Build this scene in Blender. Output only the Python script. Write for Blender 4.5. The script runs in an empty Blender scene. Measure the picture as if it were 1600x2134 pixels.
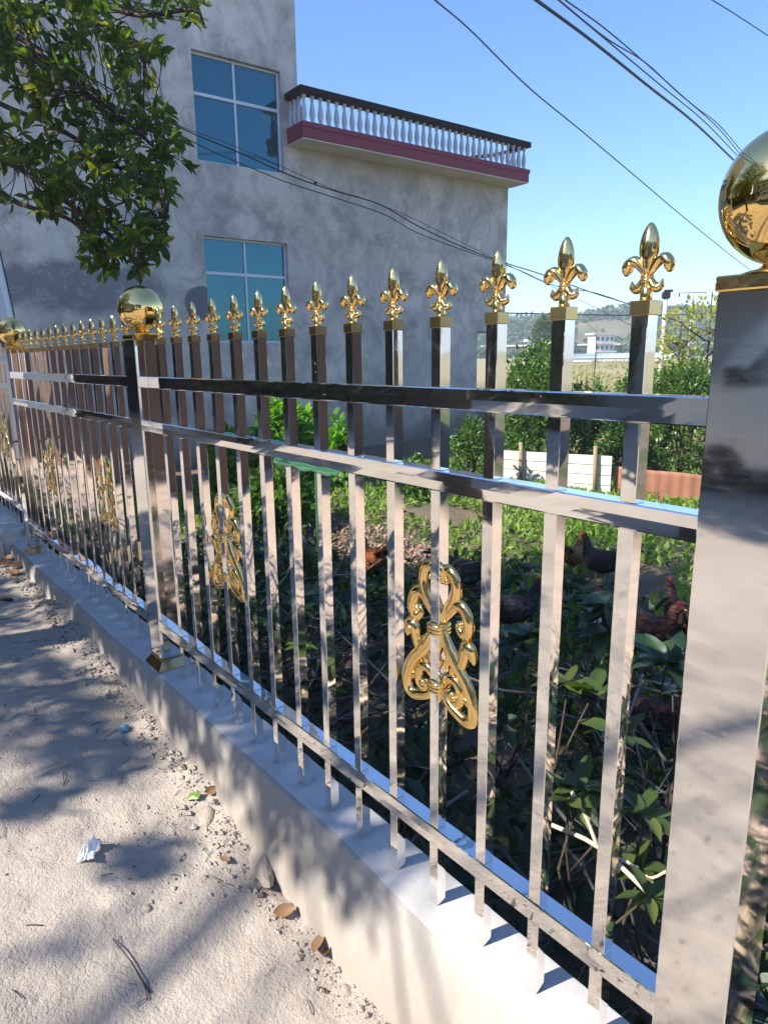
import bpy, math, random
import numpy as np
from mathutils import Vector, Matrix
random.seed(7); rng = np.random.default_rng(11)
SC = bpy.context.scene
COL = SC.collection
PI = math.pi

# ------------------------------------------------------------------ camera, sky, sun, exposure
F_PX, CX, CY = 1436.0, 800.0, 1067.0
def _ray(x, y): return np.array([(x-CX)/F_PX, (y-CY)/F_PX, 1.0])
_down = _ray(875, 7500); _down /= np.linalg.norm(_down)
_fence = _ray(-375, 760); _fence -= _down*_fence.dot(_down); _fence /= np.linalg.norm(_fence)
_X = -_fence; _Z = -_down; _Y = np.cross(_Z, _X)
R = np.stack([_X, _Y, _Z])
HAZE = 0.0022
CAM = np.array([0.41, -0.909, 1.175])
cam = bpy.data.cameras.new('camera'); camo = bpy.data.objects.new('camera', cam); COL.objects.link(camo)
M4 = Matrix(((R[0,0], -R[0,1], -R[0,2], CAM[0]), (R[1,0], -R[1,1], -R[1,2], CAM[1]), (R[2,0], -R[2,1], -R[2,2], CAM[2]), (0,0,0,1)))
camo.matrix_world = M4
cam.sensor_fit = 'HORIZONTAL'; cam.sensor_width = 36; cam.lens = 36*F_PX/1600
cam.clip_start = 0.02; cam.clip_end = 3000
SC.camera = camo

SUN_EL = math.radians(40)
LH = np.array([0.24, 0.97]); LH /= np.linalg.norm(LH)            # where shadows point
LDIR = np.array([LH[0]*math.cos(SUN_EL), LH[1]*math.cos(SUN_EL), -math.sin(SUN_EL)])
w = bpy.data.worlds.new('World'); SC.world = w; w.use_nodes = True
nt = w.node_tree
sky = nt.nodes.new('ShaderNodeTexSky'); sky.sky_type = 'NISHITA'; sky.sun_disc = False
sky.sun_elevation = SUN_EL; sky.sun_rotation = math.atan2(-LH[0], -LH[1])
sky.air_density = 1.0; sky.dust_density = 0.2; sky.ozone_density = 4.0; sky.altitude = 0
bg = nt.nodes['Background']; bg.inputs['Strength'].default_value = 0.135
hs = nt.nodes.new('ShaderNodeHueSaturation'); hs.inputs['Saturation'].default_value = 1.16; hs.inputs["Hue"].default_value = .507; nt.links.new(sky.outputs[0], hs.inputs['Color'])
nt.links.new(hs.outputs[0], bg.inputs[0])
sun = bpy.data.lights.new('sun', 'SUN'); sun.energy = 4.9; sun.angle = math.radians(0.53); sun.color = (1.0, 0.93, 0.83)
suno = bpy.data.objects.new('sun', sun); COL.objects.link(suno)
suno.rotation_euler = Vector(LDIR).to_track_quat('-Z', 'Y').to_euler()
SC.view_settings.view_transform = 'Standard'; SC.view_settings.look = 'None'
SC.view_settings.exposure = 1.08; SC.view_settings.gamma = 1
SC.cycles.use_denoising = True
SC.cycles.max_bounces = 8; SC.cycles.glossy_bounces = 6; SC.cycles.diffuse_bounces = 3
SC.cycles.transmission_bounces = 4; SC.cycles.transparent_max_bounces = 6
SC.cycles.caustics_reflective = False; SC.cycles.caustics_refractive = False
SC.cycles.sample_clamp_indirect = 6

# ------------------------------------------------------------------ geometry helpers
def ray(x, y): return R @ _ray(x, y)
def plane_pt(x, y, n, d):
    n = np.array(n, float); r = ray(x, y); return CAM + r*((d-n@CAM)/(n@r))
def zpt(x, y, z): return plane_pt(x, y, (0,0,1), z)
def at(x, y, t): return CAM + ray(x, y)*t
def proj(P):
    v = (np.asarray(P, float)-CAM) @ R
    z = np.where(np.abs(v[...,2]) < 1e-6, 1e-6, v[...,2])
    return CX+F_PX*v[...,0]/z, CY+F_PX*v[...,1]/z, v[...,2]

class MB:
    def __init__(s): s.v = []; s.f = []; s.sm = []
    def add(s, vs, fs, smooth=False):
        b = len(s.v); s.v += [tuple(map(float, p)) for p in vs]; s.f += [tuple(i+b for i in f) for f in fs]; s.sm += [smooth]*len(fs)
    def box(s, x0, x1, y0, y1, z0, z1, bev=0.0):
        if bev <= 0:
            v = [(x,y,z) for z in (z0,z1) for y in (y0,y1) for x in (x0,x1)]
            s.add(v, [(0,2,3,1),(4,5,7,6),(0,1,5,4),(2,6,7,3),(0,4,6,2),(1,3,7,5)])
        else:
            b = bev; v = []; idx = {}
            for cx, sx in ((x0,1),(x1,-1)):
                for cy, sy in ((y0,1),(y1,-1)):
                    for cz, sz in ((z0,1),(z1,-1)):
                        k = (sx,sy,sz); idx[k] = len(v)
                        v += [(cx, cy+sy*b, cz+sz*b), (cx+sx*b, cy, cz+sz*b), (cx+sx*b, cy+sy*b, cz)]
            f = []
            for sx in (1,-1): f.append([idx[(sx,a,c)] for a,c in ((1,1),(-1,1),(-1,-1),(1,-1))])
            for sy in (1,-1): f.append([idx[(a,sy,c)]+1 for a,c in ((1,1),(-1,1),(-1,-1),(1,-1))])
            for sz in (1,-1): f.append([idx[(a,c,sz)]+2 for a,c in ((1,1),(-1,1),(-1,-1),(1,-1))])
            for a in (1,-1):
                for c in (1,-1):
                    f.append([idx[(a,c,1)]+0, idx[(a,c,-1)]+0, idx[(a,c,-1)]+1, idx[(a,c,1)]+1])
                    f.append([idx[(a,1,c)]+0, idx[(a,-1,c)]+0, idx[(a,-1,c)]+2, idx[(a,1,c)]+2])
                    f.append([idx[(1,a,c)]+1, idx[(-1,a,c)]+1, idx[(-1,a,c)]+2, idx[(1,a,c)]+2])
            for k, i in idx.items(): f.append([i, i+1, i+2])
            s.add(v, f)
    def tube(s, pts, rad, n=8, up=None, flat=1.0, cap=True, smooth=True, ridge=0.0):
        pts = [np.array(p, float) for p in pts]; N = len(pts)
        if not hasattr(rad, '__len__'): rad = [rad]*N
        vs = []; prev = None
        for i, p in enumerate(pts):
            T = pts[min(i+1,N-1)]-pts[max(i-1,0)]; T /= (np.linalg.norm(T)+1e-12)
            if up is not None: B = np.array(up, float)
            else:
                if prev is None:
                    B = np.cross(T, (0,0,1.0));
                    if np.linalg.norm(B) < .1: B = np.cross(T, (1.0,0,0))
                else: B = prev
            B = B-T*B.dot(T); B /= (np.linalg.norm(B)+1e-12); prev = B
            Nn = np.cross(B, T)
            for k in range(n):
                a = 2*PI*k/n; m = 1+ridge*math.cos(2*a)*0.5+ridge*math.cos(6*a)*.35
                vs.append(p+Nn*rad[i]*math.cos(a)*m+B*rad[i]*flat*math.sin(a)*m)
        fs = []
        for i in range(N-1):
            for k in range(n):
                k2 = (k+1) % n; fs.append((i*n+k, i*n+k2, (i+1)*n+k2, (i+1)*n+k))
        if cap: fs += [tuple(range(n))[::-1], tuple((N-1)*n+k for k in range(n))]
        s.add(vs, fs, smooth)
    def lathe(s, prof, c=(0,0,0), n=24, sx=1, sy=1, power=None, smooth=True):
        vs = []
        for r, z in prof:
            for k in range(n):
                a = 2*PI*k/n; ca, sa = math.cos(a), math.sin(a)
                if power:
                    q = (abs(ca)**power+abs(sa)**power)**(-1/power)
                else: q = 1
                vs.append((c[0]+r*ca*q*sx, c[1]+r*sa*q*sy, c[2]+z))
        fs = []
        for i in range(len(prof)-1):
            for k in range(n):
                k2 = (k+1) % n; fs.append((i*n+k, i*n+k2, (i+1)*n+k2, (i+1)*n+k))
        fs += [tuple(range(n))[::-1], tuple((len(prof)-1)*n+k for k in range(n))]
        s.add(vs, fs, smooth)
    def xform(s, fn): s.v = [tuple(fn(p)) for p in s.v]
    def build(s, name, mat, parent=None):
        me = bpy.data.meshes.new(name); me.from_pydata(s.v, [], s.f); me.update()
        me.polygons.foreach_set('use_smooth', s.sm)
        if mat is not None: me.materials.append(mat)
        o = bpy.data.objects.new(name, me); COL.objects.link(o)
        if parent is not None: o.parent = parent
        return o

def np_mesh(name, V, Fq, mat, parent=None, smooth=False):
    """V (n,3) F (m,k) constant k"""
    me = bpy.data.meshes.new(name); V = np.asarray(V, np.float32); Fq = np.asarray(Fq, np.int32)
    me.vertices.add(len(V)); me.vertices.foreach_set('co', V.ravel())
    m, k = Fq.shape
    me.loops.add(m*k); me.loops.foreach_set('vertex_index', Fq.ravel())
    me.polygons.add(m); me.polygons.foreach_set('loop_start', np.arange(0, m*k, k, dtype=np.int32))
    me.polygons.foreach_set('loop_total', np.full(m, k, np.int32))
    me.polygons.foreach_set('use_smooth', np.full(m, smooth, bool))
    me.update(calc_edges=True); me.validate()
    me.materials.append(mat)
    o = bpy.data.objects.new(name, me); COL.objects.link(o)
    if parent is not None: o.parent = parent
    return o

def spline(pts, n=6):
    P = [np.array(p, float) for p in pts]; P = [2*P[0]-P[1]]+P+[2*P[-1]-P[-2]]; out = []
    for i in range(1, len(P)-2):
        for k in range(n):
            t = k/n; a,b,c,d = P[i-1],P[i],P[i+1],P[i+2]
            out.append(.5*((2*b)+(-a+c)*t+(2*a-5*b+4*c-d)*t*t+(-a+3*b-3*c+d)*t**3))
    out.append(P[-2]); return out

def tag(o, label=None, cat=None, group=None, kind=None):
    if label: o['label'] = label
    if cat: o['category'] = cat
    if group: o['group'] = group
    if kind: o['kind'] = kind
    return o
def empty(name, loc=(0,0,0), rz=0, label=None, cat=None, group=None):
    o = bpy.data.objects.new(name, None); COL.objects.link(o); o.location = loc; o.rotation_euler = (0,0,rz)
    o.empty_display_size = .1
    return tag(o, label, cat, group)
def copy_tree(o, parent=None):
    c = o.copy(); COL.objects.link(c)
    if parent is not None: c.parent = parent
    for ch in list(o.children): copy_tree(ch, c)
    return c

# ------------------------------------------------------------------ value noise for meshes
def vnoise(x, y, seed=0):
    xi = np.floor(x).astype(np.int64); yi = np.floor(y).astype(np.int64); xf = x-xi; yf = y-yi
    def h(a, b):
        n = (a*374761393 + b*668265263 + seed*1442695041) & 0x7fffffff
        n = (n ^ (n >> 13))*1274126177 & 0x7fffffff
        return ((n ^ (n >> 16)) & 0xffff)/65535.0
    u = xf*xf*(3-2*xf); v = yf*yf*(3-2*yf)
    return (h(xi,yi)*(1-u)+h(xi+1,yi)*u)*(1-v)+(h(xi,yi+1)*(1-u)+h(xi+1,yi+1)*u)*v
def fbm(x, y, o=4, seed=0):
    s = 0; a = 1; t = 0
    for i in range(o): s = s+a*vnoise(x*2**i, y*2**i, seed+i*17); t += a; a *= .5
    return s/t-.5

# ------------------------------------------------------------------ materials
MATS = {}
def mat(name, base=(.5,.5,.5), rough=.6, metal=0.0, spec=.5):
    m = bpy.data.materials.new(name); m.use_nodes = True
    b = m.node_tree.nodes['Principled BSDF']
    b.inputs['Base Color'].default_value = (*base, 1); b.inputs['Roughness'].default_value = rough
    b.inputs['Metallic'].default_value = metal; b.inputs['Specular IOR Level'].default_value = spec
    MATS[name] = m; return m
def N(m, t, **k):
    n = m.node_tree.nodes.new(t)
    for a, v in k.items(): setattr(n, a, v)
    return n
def L(m, a, b): m.node_tree.links.new(a, b)
def coord(m, scale=(1,1,1), kind='Object'):
    tc = N(m, 'ShaderNodeTexCoord'); mp = N(m, 'ShaderNodeMapping'); mp.inputs['Scale'].default_value = scale
    L(m, tc.outputs[kind], mp.inputs[0]); return mp.outputs[0]
def wcoord(m, scale=(1,1,1)):
    g = N(m, 'ShaderNodeNewGeometry'); mp = N(m, 'ShaderNodeMapping'); mp.inputs['Scale'].default_value = scale
    L(m, g.outputs['Position'], mp.inputs[0]); return mp.outputs[0]
def noise(m, vec, scale, detail=4, rough=.55, dist=0.0):
    n = N(m, 'ShaderNodeTexNoise'); n.inputs['Scale'].default_value = scale; n.inputs['Detail'].default_value = detail
    n.inputs['Roughness'].default_value = rough; n.inputs['Distortion'].default_value = dist
    L(m, vec, n.inputs['Vector']); return n.outputs['Fac']
def ramp(m, fac, stops):
    r = N(m, 'ShaderNodeValToRGB'); e = r.color_ramp.elements
    while len(e) < len(stops): e.new(.5)
    for i, (p, c) in enumerate(stops):
        e[i].position = p; e[i].color = (*c, 1) if hasattr(c, '__len__') else (c,c,c,1)
    L(m, fac, r.inputs[0]); return r.outputs[0]
def mix(m, fac, a, b, mode='MIX'):
    n = N(m, 'ShaderNodeMix', data_type='RGBA', blend_type=mode)
    for i, v in ((0, fac), (6, a), (7, b)):
        if hasattr(v, 'is_linked'): L(m, v, n.inputs[i])
        elif i == 0: n.inputs[0].default_value = v
        else: n.inputs[i].default_value = (*v, 1)
    return n.outputs[2]
def bump(m, h, strength=.3, dist=.01, prev=None):
    b = N(m, 'ShaderNodeBump'); b.inputs['Strength'].default_value = strength; b.inputs['Distance'].default_value = dist
    L(m, h, b.inputs['Height'])
    if prev is not None: L(m, prev, b.inputs['Normal'])
    L(m, b.outputs[0], m.node_tree.nodes['Principled BSDF'].inputs['Normal']); return b.outputs[0]
def bsdf(m): return m.node_tree.nodes['Principled BSDF']
def setc(m, out, inp='Base Color'): L(m, out, bsdf(m).inputs[inp])
def math_(m, op, a, b=None):
    n = N(m, 'ShaderNodeMath', operation=op)
    for i, v in ((0,a),(1,b)):
        if v is None: continue
        if hasattr(v, 'is_linked'): L(m, v, n.inputs[i])
        else: n.inputs[i].default_value = v
    return n.outputs[0]

def steel_mat(name, base, wav=.0022, scale=5.0, stretch=(1,1,.35), r0=.03):
    m = mat(name, base, .06, 1.0)
    v = wcoord(m, stretch)
    h1 = noise(m, v, scale, 1.5, .4)
    h2 = noise(m, wcoord(m, (1,1,.12)), scale*12, 2, .5)
    b = bump(m, h1, 1.0, wav*6)
    bump(m, h2, .25, wav*.06, b)
    s = noise(m, wcoord(m, (.25,.25,1)), 60, 5, .7)
    setc(m, ramp(m, s, [(.0, r0*.8), (.48, r0), (.62, r0+.04), (.75, r0+.16)]), 'Roughness')
    d = noise(m, wcoord(m, (.18,.18,1)), 300, 3, .7)
    spots = ramp(m, d, [(.0, 1), (.76, 1), (.82, .7), (.9, .6)])
    setc(m, mix(m, 1.0, base, spots, 'MULTIPLY'))
    return m
steel = steel_mat('polished_steel', (.88,.865,.84))
steel_p = steel_mat('polished_steel_post', (.88,.865,.84), wav=.0007, scale=2.4, stretch=(1,1,.5), r0=.05)
steel_r = steel_mat('polished_steel_rail', (.87,.86,.845), wav=.0018, scale=4.0, stretch=(.35,1,1))
gold = mat('polished_gold_plating', (.95,.66,.26), .09, 1.0)
bump(gold, noise(gold, coord(gold), 60, 2), .25, .0012)
setc(gold, ramp(gold, noise(gold, wcoord(gold), 55, 4, .7), [(0,.05),(.5,.09),(.75,.28)]), 'Roughness')
goldb = mat('gold_mirror_ball', (.95,.66,.25), .025, 1.0)
bump(goldb, noise(goldb, coord(goldb), 7, 1.5), .3, .0025)
collarm = mat('brushed_gold_collar', (.72,.52,.24), .22, 1.0)
setc(collarm, mix(collarm, noise(collarm, wcoord(collarm, (1,1,6)), 120, 4, .7), (.80,.58,.27), (.48,.34,.16)))

def stone(name, c1, c2, sc=2.5, rough=.9, bs=.35, bd=.01, fine=40):
    m = mat(name, c1, rough, 0, .25)
    v = wcoord(m)
    a = noise(m, v, sc, 6, .62, .3); f = noise(m, v, fine, 4, .7)
    col = mix(m, ramp(m, a, [(.3,0),(.7,1)]), c1, c2)
    col = mix(m, .25, col, ramp(m, f, [(.3,.55),(.7,1.0)]), 'MULTIPLY')
    setc(m, col); bump(m, f, bs, bd)
    return m
curbm = stone('rendered_concrete', (.43,.41,.375), (.34,.322,.295), 2.2, .92, .25, .004, 60)
def dirty_foot(m):
    link = bsdf(m).inputs['Base Color'].links[0].from_socket; v = wcoord(m); sp = N(m, 'ShaderNodeSeparateXYZ'); L(m, v, sp.inputs[0])
    n1 = noise(m, wcoord(m, (1,1,.5)), 5, 6, .7, .4); r = N(m, 'ShaderNodeMapRange'); r.inputs[1].default_value = -.05; r.inputs[2].default_value = -.30
    L(m, math_(m, 'ADD', sp.outputs[2], math_(m, 'MULTIPLY', math_(m, 'SUBTRACT', n1, .5), .45)), r.inputs[0])
    st = ramp(m, noise(m, wcoord(m, (1,1,.22)), 16, 5, .7), [(.5,0),(.72,.35)])
    c = mix(m, st, link, (.28,.25,.21)); setc(m, mix(m, math_(m, 'MULTIPLY', r.outputs[0], .75), c, (.33,.275,.225)))
dirty_foot(curbm)
curbtop = stone('pale_coping_screed', (.66,.63,.585), (.54,.52,.49), 3.0, .85, .3, .004, 50)

# ---- building plaster with stains of their own shape (object space: y along the wall, z up)
def plaster():
    m = mat('weathered_cement_plaster', (.36,.36,.37), .95, 0, .15)
    v = coord(m)
    big = noise(m, v, .55, 6, .62, .6); streak = noise(m, coord(m, (1,1.15,.95)), 1.3, 8, .7, .45)
    col = mix(m, ramp(m, big, [(.3,0),(.72,1)]), (.76,.68,.59), (.53,.485,.44))
    col = mix(m, ramp(m, streak, [(.42,0),(.62,.85)]), col, (.30,.28,.265))
    veins = noise(m, coord(m, (1,1.2,1)), 2.6, 5, .6, 1.6)
    vein = ramp(m, veins, [(.485,0),(.5,.5),(.515,0)])
    sep = N(m, 'ShaderNodeSeparateXYZ'); L(m, v, sep.inputs[0]); y, z = sep.outputs[1], sep.outputs[2]
    def ell(cy, cz, ry, rz, warp=.5, soft=.35):
        wn = noise(m, v, 1.3, 4, .6)
        a = math_(m, 'POWER', math_(m, 'DIVIDE', math_(m, 'SUBTRACT', y, cy), ry), 2.0)
        b = math_(m, 'POWER', math_(m, 'DIVIDE', math_(m, 'SUBTRACT', z, cz), rz), 2.0)
        s = math_(m, 'ADD', math_(m, 'ADD', a, b), math_(m, 'MULTIPLY', math_(m, 'SUBTRACT', wn, .5), warp*4))
        return ramp(m, s, [(0,1),(1-soft,1),(1.0,0)])
    # scribbled vein area on the lower block
    vm = mix(m, 1.0, vein, ell(8.6, 4.0, 2.2, .75, .5, .5), 'MULTIPLY')
    col = mix(m, vm, col, (.15,.155,.17))
    # damp patch low on the left
    patch = ell(2.0, 2.30, 2.0, .42, .45, .55)
    pn = noise(m, v, 3.2, 4, .6, 1.2)
    pc = mix(m, ramp(m, pn, [(.35,0),(.56,.15),(.6,.7),(.63,.1),(.8,0)]), (.22,.22,.225), (.45,.44,.43))
    col = mix(m, patch, col, pc)
    patch2 = ell(4.0, 2.15, .32, .3, .25, .2); col = mix(m, patch2, col, (.17,.175,.19))
    # yellowish damp just below the balcony, paler repair strip
    yl = ramp(m, math_(m, 'ADD', z, math_(m, 'MULTIPLY', streak, .9)), [(0,0),(1,0)])
    band = N(m, 'ShaderNodeMapRange'); band.inputs[1].default_value = 4.35; band.inputs[2].default_value = 5.1
    L(m, math_(m, 'ADD', z, math_(m, 'MULTIPLY', math_(m, 'SUBTRACT', streak, .5), 1.1)), band.inputs[0])
    ug = N(m, 'ShaderNodeMapRange'); ug.inputs[1].default_value = 6.05; ug.inputs[2].default_value = 6.1; L(m, y, ug.inputs[0])
    col = mix(m, math_(m, 'MULTIPLY', band.outputs[0], math_(m, 'MULTIPLY', ug.outputs[0], .75)), col, (.40,.385,.31))
    # uneven darker brown tone toward the ground
    gd = N(m, 'ShaderNodeMapRange'); gd.inputs[1].default_value = .35; gd.inputs[2].default_value = -.5
    L(m, math_(m, 'ADD', z, math_(m, 'MULTIPLY', math_(m, 'SUBTRACT', big, .5), 1.2)), gd.inputs[0])
    col = mix(m, math_(m, 'MULTIPLY', gd.outputs[0], .75), col, (.14,.13,.10))
    # ring marks left by form ties
    for cy, cz, r in ((10.62,3.66,.13),(7.9,3.52,.11),(9.1,3.75,.13),(4.02,5.1,.16)):
        a = math_(m, 'POWER', math_(m, 'SUBTRACT', y, cy), 2.0); b = math_(m, 'POWER', math_(m, 'SUBTRACT', z, cz), 2.0)
        d = math_(m, 'SQRT', math_(m, 'ADD', a, b))
        col = mix(m, ramp(m, math_(m, 'MULTIPLY', d, 1.0), [(r-.02,0),(r,.55),(r+.015,0)]), col, (.19,.195,.21))
    f = noise(m, v, 26, 5, .7)
    col = mix(m, .3, col, ramp(m, f, [(.25,.62),(.7,1.05)]), 'MULTIPLY')
    setc(m, col); bump(m, f, .35, .012)
    return m
plasterm = plaster()
maroon = mat('maroon_paint', (.17,.022,.045), .65); setc(maroon, mix(maroon, noise(maroon, wcoord(maroon, (1,1,.4)), 3, 5, .65), (.25,.022,.055), (.16,.016,.038)))
soffit = stone('cream_soffit', (.74,.66,.53), (.62,.55,.44), 1.5, .9, .2, .004)
railm = mat('sooty_black_rail', (.014,.011,.011), .95, 0, .05); bump(railm, noise(railm, wcoord(railm), 12, 5), .5, .02)
balm = mat('pale_baluster', (.50,.52,.55), .35); setc(balm, mix(balm, noise(balm, wcoord(balm), 9, 4, .7), (.62,.63,.66), (.30,.31,.34)))
alu = mat('white_aluminium', (.62,.66,.70), .45)
glassm = mat('teal_window_glass', (.03,.12,.17), .03, .7, .5)
setc(glassm, mix(glassm, noise(glassm, coord(glassm), .8, 2), (.03,.125,.18), (.045,.165,.19)))
dark = mat('dark_interior', (.01,.01,.012), .9)
black = mat('black_plastic', (.012,.012,.013), .45)
cablem = mat('black_cable', (.012,.012,.014), .6)

def leaf_mat(name, cols, trans=.35, rough=.42, tcol=None):
    m = mat(name, cols[0], rough, 0, .45)
    g = N(m, 'ShaderNodeNewGeometry')
    n = len(cols); col = ramp(m, g.outputs['Random Per Island'], [(i/(n-1) if n > 1 else 0, c) for i, c in enumerate(cols)])
    setc(m, col)
    tr = N(m, 'ShaderNodeBsdfTranslucent')
    t2 = mix(m, 1.0, col, tcol or (1.9,2.1,.7), 'MULTIPLY'); L(m, t2, tr.inputs[0])
    mx = N(m, 'ShaderNodeMixShader'); mx.inputs[0].default_value = trans
    L(m, bsdf(m).outputs[0], mx.inputs[1]); L(m, tr.outputs[0], mx.inputs[2])
    L(m, mx.outputs[0], m.node_tree.nodes['Material Output'].inputs[0]); return m
leaf_tree = leaf_mat('tree_leaf', [(.032,.06,.014),(.05,.09,.02),(.08,.12,.024),(.04,.075,.02),(.19,.19,.03)], .5)
leaf_hedge = leaf_mat('glossy_hedge_leaf', [(.04,.10,.02),(.07,.15,.025),(.12,.21,.04),(.05,.11,.022)], .35, .35)
leaf_vine = leaf_mat('bright_vine_leaf', [(.09,.22,.02),(.13,.30,.025),(.07,.17,.02),(.16,.33,.03)], .45, .5)
leaf_grass = leaf_mat('ground_cover_leaf', [(.14,.25,.035),(.20,.31,.05),(.10,.18,.03),(.27,.33,.08)], .35, .6)
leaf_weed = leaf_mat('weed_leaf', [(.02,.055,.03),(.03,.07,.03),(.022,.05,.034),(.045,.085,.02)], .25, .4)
leaf_near = leaf_mat('broad_leaf', [(.05,.085,.022),(.08,.12,.028),(.04,.07,.024),(.12,.15,.03)], .35, .35)
leaf_yel = leaf_mat('yellow_green_leaf', [(.25,.27,.04),(.35,.33,.06),(.17,.22,.04)], .4, .5)
leaf_far = leaf_mat('distant_foliage', [(.05,.10,.03),(.08,.14,.045),(.11,.14,.055),(.04,.085,.03)], .15, .8)
leaf_dry = leaf_mat('dry_leaf', [(.34,.20,.09),(.25,.14,.07),(.40,.27,.14)], .15, .6, (1.3,1.1,.7))
bark = stone('bark', (.10,.075,.055), (.06,.045,.035), 14, .9, .8, .01, 60)
twigm = mat('dead_twig', (.17,.14,.12), .8); setc(twigm, ramp(twigm, N(twigm, 'ShaderNodeNewGeometry').outputs['Random Per Island'], [(0,(.04,.033,.028)),(.6,(.11,.092,.078)),(1,(.22,.185,.15))]))
twigl = mat('bare_pale_twig', (.55,.46,.34), .75)

# ------------------------------------------------------------------ ground heights
def z_street(X, Y):
    X = np.asarray(X, float); Y = np.asarray(Y, float)
    z = np.interp(X, [-12,-3,-2.2,-1.3,-.6,0,3], [-.08,-.115,-.155,-.235,-.31,-.345,-.37])
    far = np.clip((-Y-2.5)/6, 0, 1); z = z*(1-far)+(-.34)*far
    rr = np.hypot(X, Y); z = z*(1-np.clip((rr-14)/20, 0, 1))+(-.34)*np.clip((rr-14)/20, 0, 1)
    return z
def z_garden(X, Y):
    X = np.asarray(X, float); Y = np.asarray(Y, float)
    z = np.interp(Y, [0,.5,1.0,2.2,4,6,9], [-.85,-.85,-.80,-.50,-.42,-.50,-.72])
    r = np.hypot(X, Y); zr = np.interp(r, [0,12,25,40,70,150,600], [-.75,-.75,0.0,.38,.78,1.0,1.12])
    t = np.clip((r-9)/4, 0, 1); z = z*(1-t)+zr*t
    right = np.clip((X-.15)/.8, 0, 1)*np.clip((3.5-Y)/1.5, 0, 1); z = z*(1-right)+(-.45)*right
    return z

def grid(name, xs, ys, zf, m, smooth=True):
    Xg, Yg = np.meshgrid(xs, ys); Z = zf(Xg, Yg); nx, ny = len(xs), len(ys)
    V = np.stack([Xg, Yg, Z], -1).reshape(-1, 3); i = np.arange((nx-1)*(ny-1)); a = (i//(nx-1))*nx+i % (nx-1)
    return np_mesh(name, V, np.stack([a, a+1, a+nx+1, a+nx], 1), m, None, smooth)
def axis(segs):
    out = []
    for a, b, n in segs: out += list(np.linspace(a, b, n, endpoint=False))
    return np.array(out+[segs[-1][1]])

sandm = mat('dusty_sand', (.42,.35,.29), .95, 0, .15)
v = wcoord(sandm); a = noise(sandm, v, 1.1, 6, .6, .3); b_ = noise(sandm, v, 14, 5, .7); c_ = noise(sandm, v, 130, 3, .7)
col = mix(sandm, ramp(sandm, a, [(.3,0),(.7,1)]), (.47,.415,.355), (.36,.31,.26))
col = mix(sandm, ramp(sandm, b_, [(.52,0),(.8,.42)]), col, (.235,.185,.15))
col = mix(sandm, .3, col, ramp(sandm, c_, [(.3,.6),(.65,1.05)]), 'MULTIPLY'); setc(sandm, col)
bb = bump(sandm, b_, .6, .022); bump(sandm, c_, .85, .005, bb)

def zs_detail(X, Y):
    z = z_street(X, Y); near = np.clip((4.5-np.hypot(X+1.5, Y+1))/2, 0, 1)
    z = z+near*(fbm(X*1.7, Y*1.7, 3, 3)*.05+fbm(X*7, Y*7, 4, 5)*.036+np.abs(fbm(X*22, Y*22, 3, 9))*.012)
    z = z+near*np.clip(1-(-Y-.11)/.16, 0, 1)*(fbm(X*5, Y*5, 3, 21)*.08+.012)
    return z
street = grid('street_ground', axis([(-600,-60,10),(-60,-12,12),(-12,-5.2,20),(-5.2,.8,300),(.8,6,20),(6,60,14),(60,600,9)]),
              axis([(-600,-60,10),(-60,-12,12),(-12,-3,20),(-3,-.02,150),(-.02,0,1)]), zs_detail, sandm)
tag(street, kind='structure')

gardm = mat('garden_soil', (.12,.09,.06), .95, 0, .15)
v = wcoord(gardm); a = noise(gardm, v, .9, 5, .6, .4); b_ = noise(gardm, v, 11, 5, .7)
sepg = N(gardm, 'ShaderNodeSeparateXYZ'); L(gardm, v, sepg.inputs[0])
green = mix(gardm, b_, (.05,.075,.03), (.10,.13,.045)); soil = mix(gardm, b_, (.10,.075,.055), (.24,.18,.13))
col = mix(gardm, ramp(gardm, a, [(.4,0),(.55,1)]), green, soil)
mr = N(gardm, 'ShaderNodeMapRange'); mr.inputs[1].default_value = 14; mr.inputs[2].default_value = 24; L(gardm, sepg.outputs[1], mr.inputs[0])
far = mix(gardm, noise(gardm, v, .09, 4, .6, .3), (.40,.33,.22), (.24,.25,.11))
col = mix(gardm, mr.outputs[0], col, far)
mr2 = N(gardm, 'ShaderNodeMapRange'); mr2.inputs[1].default_value = .1; mr2.inputs[2].default_value = .6; L(gardm, sepg.outputs[0], mr2.inputs[0])
mr3 = N(gardm, 'ShaderNodeMapRange'); mr3.inputs[1].default_value = 5; mr3.inputs[2].default_value = 4; L(gardm, sepg.outputs[1], mr3.inputs[0])
col = mix(gardm, math_(gardm, 'MULTIPLY', mr2.outputs[0], mr3.outputs[0]), col, mix(gardm, b_, (.56,.46,.36), (.42,.30,.22)))
setc(gardm, col); bump(gardm, b_, .6, .03)
def zg_detail(X, Y):
    n = np.clip((14-np.hypot(X, Y))/4, 0, 1)
    return z_garden(X, Y)+n*(fbm(X*1.2, Y*1.2, 4, 31)*.12+fbm(X*6, Y*6, 3, 33)*.04)
garden = grid('garden_ground', axis([(-600,-80,10),(-80,-14,14),(-14,-9,20),(-9,1.5,150),(1.5,8,20),(8,80,14),(80,600,9)]),
              axis([(0,9,140),(9,20,22),(20,80,16),(80,600,12)]), zg_detail, gardm)
tag(garden, kind='structure')

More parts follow.
